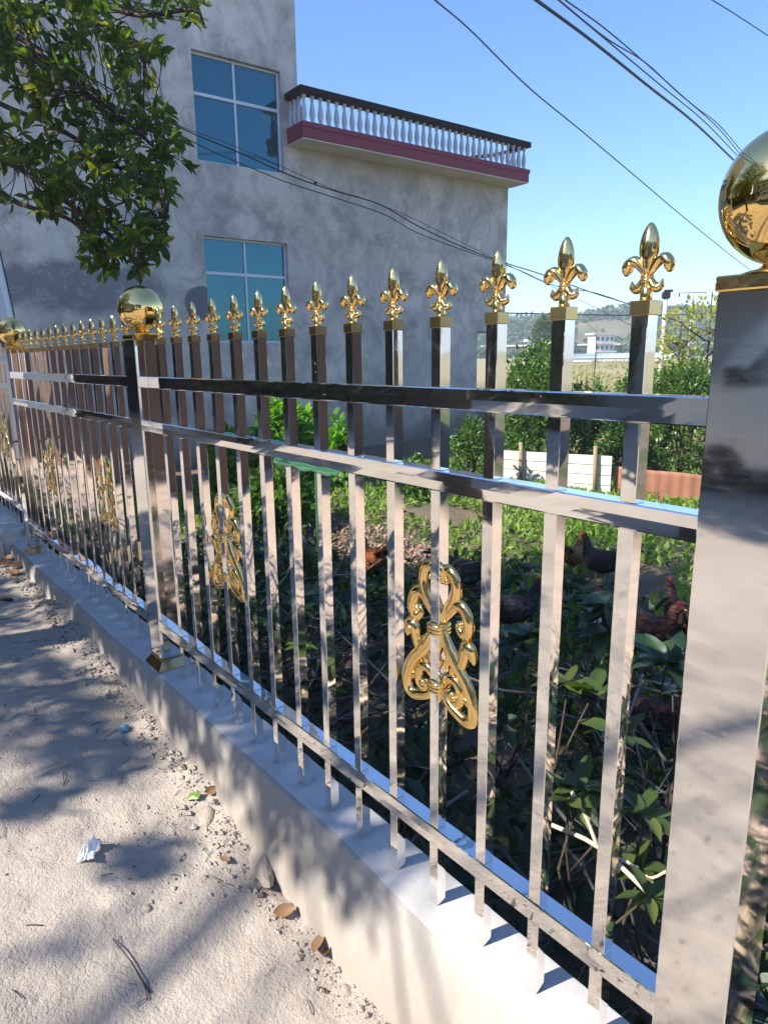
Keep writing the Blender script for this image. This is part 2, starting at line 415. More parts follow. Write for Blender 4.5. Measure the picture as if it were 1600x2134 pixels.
# ------------------------------------------------------------------ kerb wall under the fence
cw = empty('curb_wall', (0,0,0), 0, 'low rendered concrete wall with pale top carrying the steel fence', 'wall')
def ctop(x): return float(np.interp(x, [-2.05,-1.42,-.85,-.28,3], [0,-.020,-.030,-.041,-.045]))
def cfr(x): return float(np.interp(x, [-4.6,-2.2,-1.5,-1.0,-.5,0], [-.088,-.080,-.055,-.048,-.058,-.070]))+.004*math.sin(x*5.3)+.002*math.sin(x*13)
xs = np.linspace(-4.62, 6.6, 300)
def cprof(x):
    f, t = cfr(x), ctop(x)
    return [(-.128+.012*math.sin(x*2.1)+.008*math.sin(x*5.3), -.62), (-.112+.008*math.sin(x*2.7+1)+.003*math.sin(x*11), -.22+t), (f-.014+.003*math.sin(x*7), -.05+t), (f-.006, -.018+t), (f-.002, -.007+t), (f+.006, -.0025+t)]
mb = MB(); n = 6
vs = [(x, y, z) for x in xs for (y, z) in cprof(x)]+[(x, .094, ctop(x)-.003) for x in xs]+[(x, .10, -1.1) for x in xs]+[(x, cfr(x)+.006, ctop(x)-.0025) for x in xs]
nx_ = len(xs); fs = [(i*n+k, (i+1)*n+k, (i+1)*n+k+1, i*n+k+1) for i in range(nx_-1) for k in range(n-1)]
o1 = nx_*n; fs += [(o1+i, o1+nx_+i, o1+nx_+i+1, o1+i+1) for i in range(nx_-1)]
mb.add(vs, fs, True); mb.build('wall_body', curbm, cw)
mb = MB(); top = []
for x in xs:
    f, t = cfr(x), ctop(x)
    top += [(x, f+.006, t-.0025), (x, f+.02, t-.0005), (x, -.01, t+.0012*math.sin(x*9)), (x, .04, t+.001*math.sin(x*7+1)), (x, .088, t-.001), (x, .094, t-.003)]
mb.add(top, [(i*6+k, (i+1)*6+k, (i+1)*6+k+1, i*6+k+1) for i in range(len(xs)-1) for k in range(5)], True)
mb.build('coping', curbtop, cw)
# stepped footing where the fence climbs beyond the third post
sf = empty('stepped_footing', (-4.62,0,0), 0, 'pale rendered stepped footing rising beyond the far fence post', 'wall')
mb = MB(); mb.box(-3.2, -.002, -.13, .06, -.9, .085, .008); mb.build('upper_step', curbtop, sf)
mb = MB(); mb.box(-3.2, .02, -.27, -.132, -.9, .03, .008); mb.build('middle_step', curbtop, sf)
mb = MB(); mb.box(-3.2, .05, -.36, -.272, -.9, -.05, .006); mb.build('lower_step', curbtop, sf)

# ------------------------------------------------------------------ fence
SP = .14; POSTX = [2.187, .03, -2.127, -4.284, -6.441]
def post(i):
    lab = {0:'steel square post out past the nearest post with gold ball on top', 1:'large near polished steel post with gold ball at right edge',
           2:'polished steel post with gold ball under the hanging leaves', 3:'far polished steel post with gold ball at left edge',
           4:'farthest polished steel post with gold ball past the stepped footing'}[i]
    dz = .09 if i == 4 else 0
    p = empty('fence_post', (POSTX[i], .0125, dz), 0, lab, 'fence post', 'square steel posts with gold balls')
    return p
P1 = post(1)
h = .0525
mb = MB(); mb.box(-h, h, -h, h, -.06, 1.249, .0016); sh = mb.build('shaft', steel_p, P1)
mb = MB()   # splayed base cover
r1, r2 = h+.022, h+.002; v = []
for r, z in ((r1,-.045),(r1,.004),(r2,.034),(r2,.042)): v += [(-r,-r,z),(r,-r,z),(r,r,z),(-r,r,z)]
mb.add(v, [(i*4+k, i*4+(k+1)%4, (i+1)*4+(k+1)%4, (i+1)*4+k) for i in range(3) for k in range(4)])
mb.build('base_cover', collarm, P1)
mb = MB(); mb.box(-h-.003, h+.003, -h-.003, h+.003, 1.2495, 1.268, .002); cap = mb.build('cap', gold, P1)
mb = MB()
mb.lathe([(.048,1.2682),(.048,1.2705),(.041,1.273),(.030,1.2755),(.025,1.2785),(.023,1.2815),(.025,1.284)], n=40); mb.build('neck', gold, P1)
mb = MB(); br = .079; bc = 1.2785+br
mb.lathe([(br*math.sin(a), bc-br*math.cos(a)) for a in np.linspace(.28, PI-.001, 40)], n=64); mb.build('ball', goldb, P1)
posts = [P1]
for i in (0,2,3,4):
    q = copy_tree(P1); q.location = (POSTX[i], .0125, .09 if i == 4 else 0)
    q['label'] = {0:'steel square post out past the nearest post with gold ball on top',
           2:'polished steel post with gold ball just under the hanging leaves', 3:'far polished steel post with gold ball at left edge',
           4:'farthest polished steel post with gold ball past the stepped footing'}[i]
    posts.append(q)

# finial mesh
def finial_mb():
    m = MB()
    m.lathe([(.0068,0),(.0068,.006),(.0062,.024)], n=4*3, power=6)       # square stem
    m.lathe([(.0075,.0245),(.0093,.0262),(.0093,.0285),(.0078,.0295),(.0078,.0302),(.0092,.0312),(.0092,.0335),(.0072,.035)], n=16, sy=.85)
    prof = [(.0072,.034),(.0088,.043),(.0120,.054),(.0144,.064),(.0149,.072),(.0138,.081),(.0112,.090),(.0074,.098),(.0034,.1028),(.0006,.104)]
    m.lathe(prof, n=16, sy=.72, power=1.35)
    for s in (-1,1):
        pts = spline([(s*.004,0,.036),(s*.010,0,.045),(s*.017,0,.0535),(s*.0245,0,.0545),(s*.0295,0,.048),(s*.0300,0,.040),(s*.0275,0,.0365)], 4)
        n_ = len(pts); rad = [np.interp(i/(n_-1), [0,.35,.7,.9,1], [.0034,.0064,.0068,.0042,.0006]) for i in range(n_)]
        m.tube(pts, rad, 8, up=(0,1,0), flat=1.5, ridge=.22)
        pts = spline([(s*.004,0,.030),(s*.009,0,.021),(s*.0145,0,.0165),(s*.0200,0,.0195),(s*.0225,0,.028)], 4)
        n_ = len(pts); rad = [np.interp(i/(n_-1), [0,.4,.75,1], [.0040,.0062,.0046,.0006]) for i in range(n_)]
        m.tube(pts, rad, 8, up=(0,1,0), flat=1.5, ridge=.22)
    return m
def ornament_mb():
    """open scroll ornament: curves in the x-z plane, x from the picket axis, z absolute"""
    m = MB()
    def sw(pts, rr, flat=.85, ridge=.42, n=5):
        p = spline(pts, n); k = len(p); rad = [1.38*float(np.interp(i/(k-1), np.linspace(0,1,len(rr)), rr)) for i in range(k)]
        m.tube(p, rad, 10, up=(0,1,0), flat=flat, ridge=ridge)
    def knob(x, z, r): m.lathe([(r*math.sin(a), -r*math.cos(a)) for a in np.linspace(.01, PI-.01, 9)], c=(x,0,z), n=12, sy=1.1)
    for s in (-1,1):
        X = lambda q: [(s*a, 0, z) for a, z in q]
        # tall upper scroll with curled end
        sw(X([(.012,.642),(.018,.662),(.034,.684),(.046,.706),(.049,.728),(.042,.748),(.027,.757),(.015,.750),(.013,.736),(.022,.729)]), [.0045,.0068,.0085,.009,.0085,.0085,.008,.007,.005,.003])
        knob(s*.0235, .7345, .0072)
        # side upper scroll
        sw(X([(.014,.644),(.030,.668),(.052,.690),(.072,.686),(.083,.664),(.082,.642),(.068,.634),(.056,.645),(.060,.658)]), [.004,.0075,.0085,.009,.0095,.009,.007,.005,.003])
        knob(s*.0655, .654, .0085)
        # big lower body
        sw(X([(.010,.634),(.020,.610),(.036,.582),(.058,.556),(.082,.530),(.096,.502),(.103,.476),(.098,.455),(.080,.447),(.055,.454),(.030,.466),(.014,.486)]), [.005,.0085,.011,.010,.009,.0095,.010,.0095,.0085,.008,.007,.004])
        # hook with pointed leaf tip
        sw(X([(.058,.552),(.068,.572),(.074,.592),(.080,.608),(.091,.606),(.099,.588),(.101,.578)]), [.006,.0085,.0092,.0105,.0105,.006,.001])
        # small inner leaf
        sw(X([(.040,.574),(.030,.566),(.023,.555),(.024,.546),(.030,.541)]), [.004,.0055,.0058,.004,.001])
        sw(X([(.050,.556),(.042,.547),(.038,.538),(.040,.531)]), [.004,.005,.004,.001])
        # inner lower scroll
        sw(X([(.012,.500),(.026,.520),(.045,.526),(.061,.514),(.066,.494),(.058,.478),(.044,.475),(.037,.486),(.043,.496)]), [.0045,.0065,.0075,.0078,.0075,.007,.006,.005,.003])
        knob(s*.0475, .487, .008)
        sw(X([(.070,.500),(.080,.492),(.092,.486)]), [.003,.0045,.005])
    for zc, w_ in ((.628,.0225),(.499,.0225)):   # ribbed bands clasping the picket
        prof = [(w_*.80,-.0125),(w_,-.011),(w_,-.007),(w_*.86,-.005),(w_,-.003),(w_*1.02,.001),(w_*.88,.003),(w_,.005),(w_*.98,.010),(w_*.8,.0125)]
        m.lathe(prof, c=(0,0,zc), n=24, power=3.2)
    return m
PAN = empty('steel_fence', (POSTX[1],0,0), 0, 'nearest polished steel fence panel between the two big posts', 'fence', 'steel fence panels with gold spear tips')
PX0 = -.181  # first picket from post centre
def rail_mb(z0, z1, y0=-.001, y1=.0385):
    m = MB(); L0 = -2.157+h+.001; L1 = -h-.001; n = 40; vs = []
    for i in range(n+1):
        x = L0+(L1-L0)*i/n; w1 = .0006*math.sin(x*7+z0*30); w2 = .0005*math.sin(x*11+z0*50)
        b = .002
        for (y, z) in ((y0+b,z0),(y0,z0+b),(y0+w1,(z0+z1)/2),(y0,z1-b),(y0+b,z1),(y1-b,z1+w2*.2),(y1,z1-b),(y1,z0+b),(y1-b,z0)):
            vs.append((x, y, z))
    m.add(vs, [(i*9+k, (i+1)*9+k, (i+1)*9+(k+1)%9, i*9+(k+1)%9) for i in range(n) for k in range(9)], False)
    m.add([vs[k] for k in range(9)], [tuple(range(9))]); m.add([vs[n*9+k] for k in range(9)], [tuple(range(9))[::-1]])
    return m
for z0, z1 in ((1.080,1.120),(.920,.960),(.118,.162)): rail_mb(z0, z1).build('rail', steel_r, PAN)
mb = MB()
pk = .0130
for a_, b2 in ((-.052,.1175),(.1625,.9195),(.9605,1.0795),(1.1205,1.231)): mb.box(-pk, pk, .0015, .0275, a_, b2, .0009)
pick = mb.build('picket', steel, PAN); pick.location = (PX0,0,0)
mb = MB(); mb.box(-.0152, .0152, -.0007, .0297, 1.2300, 1.2502, .0008); coll = mb.build('collar', collarm, pick)
fm = finial_mb(); fm.xform(lambda p: (p[0]*1.06, p[1]*1.1+.0145, p[2]+1.2502)); fin = fm.build('finial', gold, pick)
for k in range(1, 14):
    q = copy_tree(pick, PAN); q.location = (PX0-SP*k, 0, 0)
    for ch in q.children:
        if ch.name.startswith('finial'): ch.rotation_euler = (0,0,0)
om = ornament_mb(); om.xform(lambda p: (p[0], p[1]+.0145, p[2])); orn = om.build('scroll_ornament', gold, PAN); orn.location = (PX0-3*SP,0,0)
o2 = copy_tree(orn, PAN); o2.location = (PX0-10*SP,0,0)
labs = {0:'polished steel fence panel on the camera side of the nearest post', 2:'middle steel fence panel between the second post and far post', 3:'far raised steel fence panel beyond the third gold ball at left edge'}
for i in (0,2,3):
    q = copy_tree(PAN); q.location = (POSTX[i], 0, .09 if i == 3 else 0); q['label'] = labs[i]
# strip of green packing film caught on the middle rail of the near panel
mb = MB(); p = []; n_ = 18
for i in range(n_+1):
    x = -1.195+.30*i/n_; zz = .9175+.006*math.sin(i*1.3)
    p += [(x, -.0032-.001*math.sin(i*2), .9215+.0015*math.sin(i*.9)), (x, -.006-.004*abs(math.sin(i*.8)), zz-.006), (x, -.004-.003*math.sin(i*1.7), .9085-.007*abs(math.sin(i*.55)))]
mb.add(p, [(i*3+k, (i+1)*3+k, (i+1)*3+k+1, i*3+k+1) for i in range(n_) for k in range(2)], True)
film = mat('green_film', (.03,.15,.07), .25); bsdf(film).inputs['Transmission Weight'].default_value = .3
fo = mb.build('green_film_strip', film); tag(fo, 'torn green plastic film hanging from the middle rail of the near panel', 'plastic film')
for xx in (-1.168, -1.028):
    pass
mb = MB(); x0 = POSTX[1]+PX0-SP*6; mb.box(x0-pk-.0008, x0-pk+.006, .0002, .020, .70, .905); fo2 = mb.build('green_film_wrap', film)
tag(fo2, 'green plastic film stuck down the side of one fence picket', 'plastic film')

# ------------------------------------------------------------------ building behind the fence
BA = math.radians(2.2); BD = -11.5
BN = np.array([math.cos(BA), -math.sin(BA), 0]); BT = np.array([math.sin(BA), math.cos(BA), 0])
bloc = BN*BD
B = empty('plaster_house', tuple(bloc), -BA, 'tall grey cement-plastered house with teal windows and maroon balcony', 'house')
W1 = (4.10,5.73,4.46,6.135); W2 = (4.115,5.74,1.485,3.275)
def wall_holes(m, u0, u1, z0, z1, holes, depth=.16):
    us = sorted({u0,u1}|{h_[0] for h_ in holes}|{h_[1] for h_ in holes}); zs = sorted({z0,z1}|{h_[2] for h_ in holes}|{h_[3] for h_ in holes})
    for a_, b2 in zip(us, us[1:]):
        for c2, d2 in zip(zs, zs[1:]):
            if any(h_[0] <= a_ and b2 <= h_[1] and h_[2] <= c2 and d2 <= h_[3] for h_ in holes): continue
            m.add([(0,a_,c2),(0,b2,c2),(0,b2,d2),(0,a_,d2)], [(0,1,2,3)])
    for a_, b2, c2, d2 in holes:
        e = -depth
        m.add([(0,a_,c2),(e,a_,c2),(e,a_,d2),(0,a_,d2)], [(0,1,2,3)]); m.add([(0,b2,c2),(0,b2,d2),(e,b2,d2),(e,b2,c2)], [(0,1,2,3)])
        m.add([(0,a_,d2),(e,a_,d2),(e,b2,d2),(0,b2,d2)], [(0,1,2,3)]); m.add([(0,a_,c2),(0,b2,c2),(e,b2,c2),(e,a_,c2)], [(0,1,2,3)])
mb = MB(); wall_holes(mb, -2.0, 6.07, -1.2, 10.5, [W1, W2])
mb.add([(0,6.07,4.96),(-8,6.07,4.96),(-8,6.07,10.5),(0,6.07,10.5)], [(0,1,2,3)])
mb.add([(0,-2,-1.2),(-8,-2,-1.2),(-8,-2,10.5),(0,-2,10.5)], [(0,1,2,3)])
mb.add([(-8,-2,-1.2),(-8,6.07,-1.2),(-8,6.07,10.5),(-8,-2,10.5)], [(0,1,2,3)])
mb.add([(0,-2,10.5),(0,6.07,10.5),(-8,6.07,10.5),(-8,-2,10.5)], [(0,1,2,3)])
mb.build('wall', plasterm, B)
mb = MB(); mb.box(-8, 0, 6.0701, 11.52, 1.76, 4.96); mb.box(-8, -.0, 6.0701, 10.63, -1.2, 1.7599); mb.build('lower_wall', plasterm, B)
mb = MB(); mb.box(-.8, -.3, 4.0, 5.8, 4.3, 6.3); mb.box(-.8, -.3, 4.0, 5.8, 1.4, 3.4); mb.build('window_recess', dark, B)
for (a_, b2, c2, d2), um, zm in ((W1,4.875,5.515),(W2,4.91,2.675)):
    m = MB(); f = .035; e0, e1 = -.13, -.09
    m.box(e0, e1, a_, a_+f, c2, d2); m.box(e0, e1, b2-f, b2, c2, d2); m.box(e0, e1, a_+f, b2-f, c2, c2+f); m.box(e0, e1, a_+f, b2-f, d2-f, d2)
    m.box(e0, e1+.004, a_+f, b2-f, zm-.025, zm+.025); m.box(e0, e1, um-.018, um+.018, c2+f, zm-.025); m.box(e0, e1, um-.018, um+.018, zm+.025, d2-f)
    wf = m.build('window', alu, B)
    m = MB(); m.box(-.118, -.112, a_+f*.6, b2-f*.6, c2+f*.6, d2-f*.6); m.build('pane', glassm, wf)
# balcony: fascia slab (maroon), soffit underneath, rail, balusters
mb = MB(); S0, S1, OV = 5.82, 11.585, .56
mb.box(-3, OV, S0, S1, 4.965, 5.22, .006)
mb.box(.0, OV+.02, S0-.01, S1+.01, 5.14, 5.222)
slab = mb.build('balcony_slab', maroon, B)
mb = MB(); mb.box(.003, OV-.012, S0+.012, S1-.012, 4.945, 4.964); mb.build('soffit', soffit, slab)
mb = MB(); mb.box(OV-.20, OV+.02, S0-.04, S1+.03, 5.675, 5.785, .012); mb.box(.02, OV-.2005, S0-.04, S0+.14, 5.675, 5.785, .01); mb.box(.02, OV-.2005, S1-.14, S1+.03, 5.675, 5.785, .01)
mb.build('handrail', railm, slab)
bp = [(.050,0),(.050,.03),(.030,.05),(.045,.11),(.052,.17),(.042,.25),(.026,.33),(.022,.37),(.034,.385),(.034,.40),(.026,.412),(.045,.43),(.045,.452)]
nb = 34; first = None
spots = [(OV-.09, S0+.09+(S1-S0-.18)*i/(nb-1)) for i in range(nb)]+[(OV-.09-.15*k, S0+.09) for k in (1,2,3)]+[(OV-.09-.15*k, S1-.09) for k in (1,2,3)]
for x, y in spots:
    if first is None:
        m = MB(); m.lathe(bp, n=12); first = m.build('baluster', balm, slab); first.location = (x,y,5.2225)
    else:
        q = first.copy(); COL.objects.link(q); q.parent = slab; q.location = (x,y,5.2225)
mb = MB(); mb.lathe([(.035,-.02),(.035,.0)], n=12)
mb.xform(lambda p: (p[2]+.003, 6.384+p[1], 4.385+p[0])); mb.build('drain_hole', dark, B)
# dangling red cloth on the balcony
mb = MB(); pts = spline([(OV-.3,10.1,5.33),(OV-.3,10.7,5.45),(OV-.28,11.2,5.60)], 5)
mb.tube(pts, .035, 6, flat=.3); rc = mb.build('red_cloth', mat('red_cloth', (.45,.05,.07), .8)); rc.location = tuple(bloc); rc.rotation_euler = (0,0,-BA)
tag(rc, 'strip of red cloth hanging behind the balcony balusters', 'cloth')

# ------------------------------------------------------------------ cables
PTOP = at(1800, 505, 32)
def cable(pts, r, label, group, sub=10, jit=0.0, ext=22, pole_end=True):
    P = spline(pts, sub)
    if ext:
        d0 = P[0]-P[2]; d0 /= np.linalg.norm(d0); P = [P[0]+d0*ext*k/3+np.array([0,0,ext*.06*(k/3)**2]) for k in (3,2,1)]+P
        d1 = P[-1]-P[-3]; d1 /= np.linalg.norm(d1); e = P[-1]
        if pole_end:
            tgt = PTOP+np.array([math.sin(r*900)*.4, 0, .1*math.cos(r*700)]); P += [e+(tgt-e)*k/6-np.array([0,0,.5*(k/6)*(1-k/6)]) for k in range(1, 7)]
        else: P += [e+d1*25*k/4 for k in (1,2,3,4)]
    if jit: P = [p+rng.normal(0, jit, 3) for p in P]
    m = MB(); m.tube(P, r, 6); o = m.build('overhead_cable', cablem); tag(o, label, 'cable', group); return o
def far_line(px, d0, d1, **k):
    n_ = len(px); out = []
    for i, (x, y) in enumerate(px):
        t = i/(n_-1); d = 1/((1-t)/d0+t/d1); out.append(at(x, y, d))
    return out
cable(far_line([(905,-2),(980,62),(1100,180),(1215,275),(1330,372),(1440,465),(1560,560),(1640,615)], 9, 30), .011, 'single black cable crossing open sky below the cable bundle', 'overhead cables')
cable(far_line([(1113,-4),(1230,82),(1350,178),(1450,258),(1538,342),(1600,400)], 8, 26), .020, 'thickest black cable, lowest in the bundle at top right', 'overhead cables')
cable(far_line([(1160,-4),(1270,88),(1380,180),(1470,255),(1548,336),(1600,390)], 8.4, 26), .010, 'second thin black cable up in the bundle at top right', 'overhead cables')
cable(far_line([(1163,-2),(1262,78),(1345,130),(1410,190),(1495,265),(1552,331),(1600,376)], 8.6, 27), .010, 'middle loose sagging black cable in the top right bundle', 'overhead cables')
cable(far_line([(1175,-3),(1262,60),(1350,135),(1440,215),(1500,262),(1556,326),(1600,366)], 8.8, 27), .010, 'uppermost thin black cable of the bundle at top right', 'overhead cables')
cable(far_line([(1476,-6),(1540,34),(1610,80)], 9, 12), .008, 'thin black cable alone in the top right corner', 'overhead cables')
def on_wall(px, off): return [plane_pt(x, y, BN, BD+off) for x, y in px]
A0 = [(300,225),(355,255),(420,285),(500,318),(610,367),(700,398),(790,425),(870,470),(950,508),(1030,540),(1140,575),(1230,608),(1313,634),(1400,665)]
cable(on_wall(A0, .7), .012, 'thin dark cable sagging past the house wall toward the fields', 'cables in front of the wall', pole_end=False, ext=12)
cable(on_wall([(300,235),(380,283),(450,318),(540,356),(600,380),(700,412),(800,446),(860,480),(930,508),(1000,533),(1080,562),(1160,596),(1240,610),(1330,640)], .75), .009, 'lower thin cable hanging just under the first before the wall', 'cables in front of the wall', pole_end=False, ext=12)
cable(on_wall([(300,210),(360,255),(480,300),(600,352),(700,396),(760,414),(850,450),(940,494),(1030,538)], .65), .006, 'faint thinnest cable crossing the upper teal window', 'cables in front of the wall', pole_end=False, ext=12)
cable(far_line([(1056,652),(1200,655),(1330,657),(1420,655)], 40, 45), .035, 'straight level wire low over the far fields', 'overhead cables', pole_end=False, ext=30)

# ------------------------------------------------------------------ foliage helpers
LT = np.array([(0,0,0),(.28,.40,.10),(.66,.42,.09),(1,0,-.10),(.66,-.42,.09),(.28,-.40,.10),(.33,0,0),(.68,0,-.02)])
LF = np.array([(0,6,1,1),(6,7,2,1),(7,3,2,2),(0,5,6,6),(6,5,4,7),(7,4,3,3)])
LTRI = np.array([(0,6,1),(6,7,1),(7,2,1),(7,3,2),(0,5,6),(6,5,7),(5,4,7),(7,4,3)])
def leaves(name, P, D, S, m, parent=None, wr=.42, flat=.6, seed=0, simple=False, upb=.8):
    P = np.asarray(P); D = np.asarray(D); Nn = len(P); S = np.asarray(S)[:,None]
    D = D/(np.linalg.norm(D, axis=1, keepdims=True)+1e-9)
    up = rng.normal(0, flat, (Nn,3)); up[:,2] += upb
    Yv = np.cross(up, D); Yv /= (np.linalg.norm(Yv, axis=1, keepdims=True)+1e-9); Zv = np.cross(D, Yv)
    if simple:
        T = np.array([(0,0,0),(.5,.5,.08),(1,0,-.05),(.5,-.5,.08)]); Fc = np.array([(0,3,2),(0,2,1)])
    else: T, Fc = LT, LTRI
    V = P[:,None,:]+S[:,None,:]*(T[None,:,0:1]*D[:,None,:]+T[None,:,1:2]*wr*2*.5*Yv[:,None,:]*1.0+T[None,:,2:3]*Zv[:,None,:])
    k = len(T); Fa = (Fc[None]+np.arange(Nn)[:,None,None]*k).reshape(-1, 3)
    return np_mesh(name, V.reshape(-1,3), Fa, m, parent, False)
def big_leaves(name, P, D, S, m, parent, wr=.42):
    nu, nv = 9, 5; V = []; F_ = []
    for p, d, sz in zip(P, D, S):
        d = np.array(d)/np.linalg.norm(d); up = np.array([0,0,1.0])+rng.normal(0, .25, 3); yv = np.cross(up, d); yv /= np.linalg.norm(yv); zv = np.cross(d, yv)
        cu = rng.uniform(.05, .45); fo_ = rng.uniform(.1, .5); tw = rng.uniform(-.5, .5); b0 = len(V); wv_ = rng.uniform(0, 6)
        for i in range(nu):
            t = i/(nu-1); w_ = wr*.5*(math.sin(PI*t**.85)**.9)*(1-.12*t); x = t-.15*cu*t*t
            for j in range(nv):
                q = j/(nv-1)*2-1; y = q*w_; z = fo_*abs(q)*w_-cu*t*t*.7+tw*t*y+.012*math.sin(t*14+wv_)*abs(q)
                V.append(np.array(p)+sz*(d*x+yv*y+zv*z))
        F_ += [(b0+i*nv+j, b0+(i+1)*nv+j, b0+(i+1)*nv+j+1, b0+i*nv+j+1) for i in range(nu-1) for j in range(nv-1)]
    return np_mesh(name, V, F_, m, parent, True)
def rdirs(n_, up=0.0, hor=1.0):
    d = rng.normal(0, 1, (n_,3)); d[:,:2] *= hor; d[:,2] += up; return d/np.linalg.norm(d, axis=1, keepdims=True)
def clusters(C, TD, k, spread, size, wr=.42):
    """whorls of k leaves around each twig tip"""
    n_ = len(C); P = []; D = []; S = []
    for j in range(k):
        d = TD*.55+rdirs(n_, -.1)*.9; off = (j/k)*spread
        P.append(C-TD*off+rng.normal(0, spread*.06, (n_,3))); D.append(d); S.append(size*rng.uniform(.7, 1.2, n_))
    return np.concatenate(P), np.concatenate(D), np.concatenate(S)
def in_poly(x, y, poly):
    c = np.zeros(x.shape, bool); n_ = len(poly); j = n_-1
    for i in range(n_):
        xi, yi = poly[i]; xj, yj = poly[j]
        c ^= ((yi > y) != (yj > y)) & (x < (xj-xi)*(y-yi)/(yj-yi+1e-12)+xi); j = i
    return c

# ------------------------------------------------------------------ the street tree whose boughs hang over the fence
T0 = empty('broadleaf_tree', (-3.6,-3.0,-.2), 0, 'broad-leaved tree hanging dark green boughs over the fence', 'tree')
tl = np.array([-3.6,-3.0,-.2])
tr = MB()
trunk = spline([(-3.6,-3.0,-.25),(-3.55,-2.95,.8),(-3.65,-2.85,1.8),(-3.6,-2.7,2.8),(-3.7,-2.5,4.0),(-3.6,-2.4,5.4)], 6)
tr.tube([p-tl for p in trunk], [float(np.interp(i/(len(trunk)-1), [0,.1,.6,1], [.2,.15,.11,.04])) for i in range(len(trunk))], 14); tr.build('trunk', bark, T0)
nodes = []; bm_ = MB()
def branch(pts, r0, r1, keep=True):
    P = spline(pts, 7); n_ = len(P); r0 *= .62; bm_.tube([p-tl for p in P], [r0+(r1-r0)*i/(n_-1) for i in range(n_)], 7)
    if keep: nodes.extend(P[len(P)//4:])
top = np.array([-3.6,-2.7,2.8])
# boughs that enter the picture from the left
vis = [([(0,330,3.2),(60,365,3.1),(130,415,3.0),(240,500,2.85),(290,560,2.75)]), ([(0,60,3.3),(70,100,3.2),(150,170,3.1),(260,250,3.0),(345,330,2.95)]),
       ([(0,215,3.5),(110,260,3.3),(220,330,3.15),(320,400,3.0),(350,440,2.95)]), ([(0,400,3.0),(60,430,2.9),(150,460,2.8),(220,540,2.7)]),
       ([(0,-60,3.3),(150,-20,3.2),(280,30,3.1),(400,20,3.0),(425,50,3.0)]), ([(100,-80,3.5),(200,40,3.3),(300,120,3.1)]), ([(0,120,3.7),(120,200,3.6),(200,300,3.4),(260,420,3.2)])]
for i, q in enumerate(vis):
    pts = [at(x, y, d) for x, y, d in q]; s0 = top+np.array([.0,.05*i,-.35+.16*i]); e = pts[0]
    branch([s0, s0*.55+e*.45+np.array([0,0,.25]), s0*.2+e*.8+np.array([0,0,.10])]+pts, .030, .006)
    for j in (1,2):
        if j < len(pts)-1 and False:
            a_ = pts[j]; side = rng.normal(0, .22, 3); side[2] -= .05
            branch([a_, a_+side*.6, a_+side*1.3+np.array([0,0,-.08])], .008, .003)
for k in range(16):   # boughs over the street
    a_ = rng.uniform(0, 2*PI); s0 = np.array([-3.6,-2.6,2.4+k*.16]); Lr = rng.uniform(1.4, 2.8)
    e = s0+np.array([math.cos(a_)*Lr*1.2, math.sin(a_)*Lr, rng.uniform(.2,1.0)])
    if e[1] > -1.0: e[1] = -1.1
    branch([s0, s0*.6+e*.4+np.array([0,0,.3]), e], .035, .008)
# leaf whorls in view, sampled over the outline of the hanging boughs
polys = [[(-40,-60),(440,-60),(425,8),(436,60),(412,76),(385,30),(345,22),(338,70),(350,105),(318,112),(300,140),(262,128),(240,165),(-40,175)],
         [(-40,100),(150,110),(240,160),(330,175),(345,235),(372,280),(392,345),(352,362),(362,420),(345,470),(358,520),(322,545),(318,590),(285,602),(262,560),(235,592),(190,582),(160,540),(168,490),(120,440),(105,470),(45,424),(42,412),(-40,330)],
         [(-40,330),(30,350),(42,385),(20,400),(12,440),(-40,440)]]
C = []
while len(C) < 430:
    x = rng.uniform(-40, 445, 400); y = rng.uniform(-60, 605, 400)
    ok = in_poly(x, y, polys[0])|in_poly(x, y, polys[1])|in_poly(x, y, polys[2])
    hole = fbm(x/36, y/36, 2, 77) > .05; ok &= ~(hole & (rng.uniform(0,1,400) < .85))
    ok &= ~((x < 180) & (y > 80) & (rng.uniform(0,1,400) < .3))
    for xx, yy in zip(x[ok], y[ok]):
        d = 2.62+rng.uniform(0, 1.0)*np.interp(yy, [0,600], [1.3,.35]); C.append(at(xx, yy, d))
C = np.array(C[:430])
nd = np.array(nodes); TDs = []
for c in C:
    j = np.argmin(((nd-c)**2).sum(1)); a_ = nd[j]; dv = c-a_; l = np.linalg.norm(dv)
    if l > .02:
        mid = (a_+c)/2+rng.normal(0, .02, 3)+np.array([0,0,.06*l]); bm_.tube([p-tl for p in (a_, mid, c)], [.0032,.0024,.0016], 4, cap=False)
    TDs.append(dv/(l+1e-6)+np.array([.15,0,-.45]))
TDs = np.array(TDs); TDs /= np.linalg.norm(TDs, axis=1, keepdims=True)
bm_.build('branch', bark, T0)
P_, D_, S_ = clusters(C, TDs, 6, .06, .074)
ok = ~(np.zeros(len(P_), bool))
px, py, pz = proj(P_+D_*S_[:,None]); ok &= ~((px > 448) | ((py > 612) & (px < 420)) )
leaves('foliage', P_[ok]-tl, D_[ok], S_[ok], leaf_tree, T0, wr=.44, flat=.55)
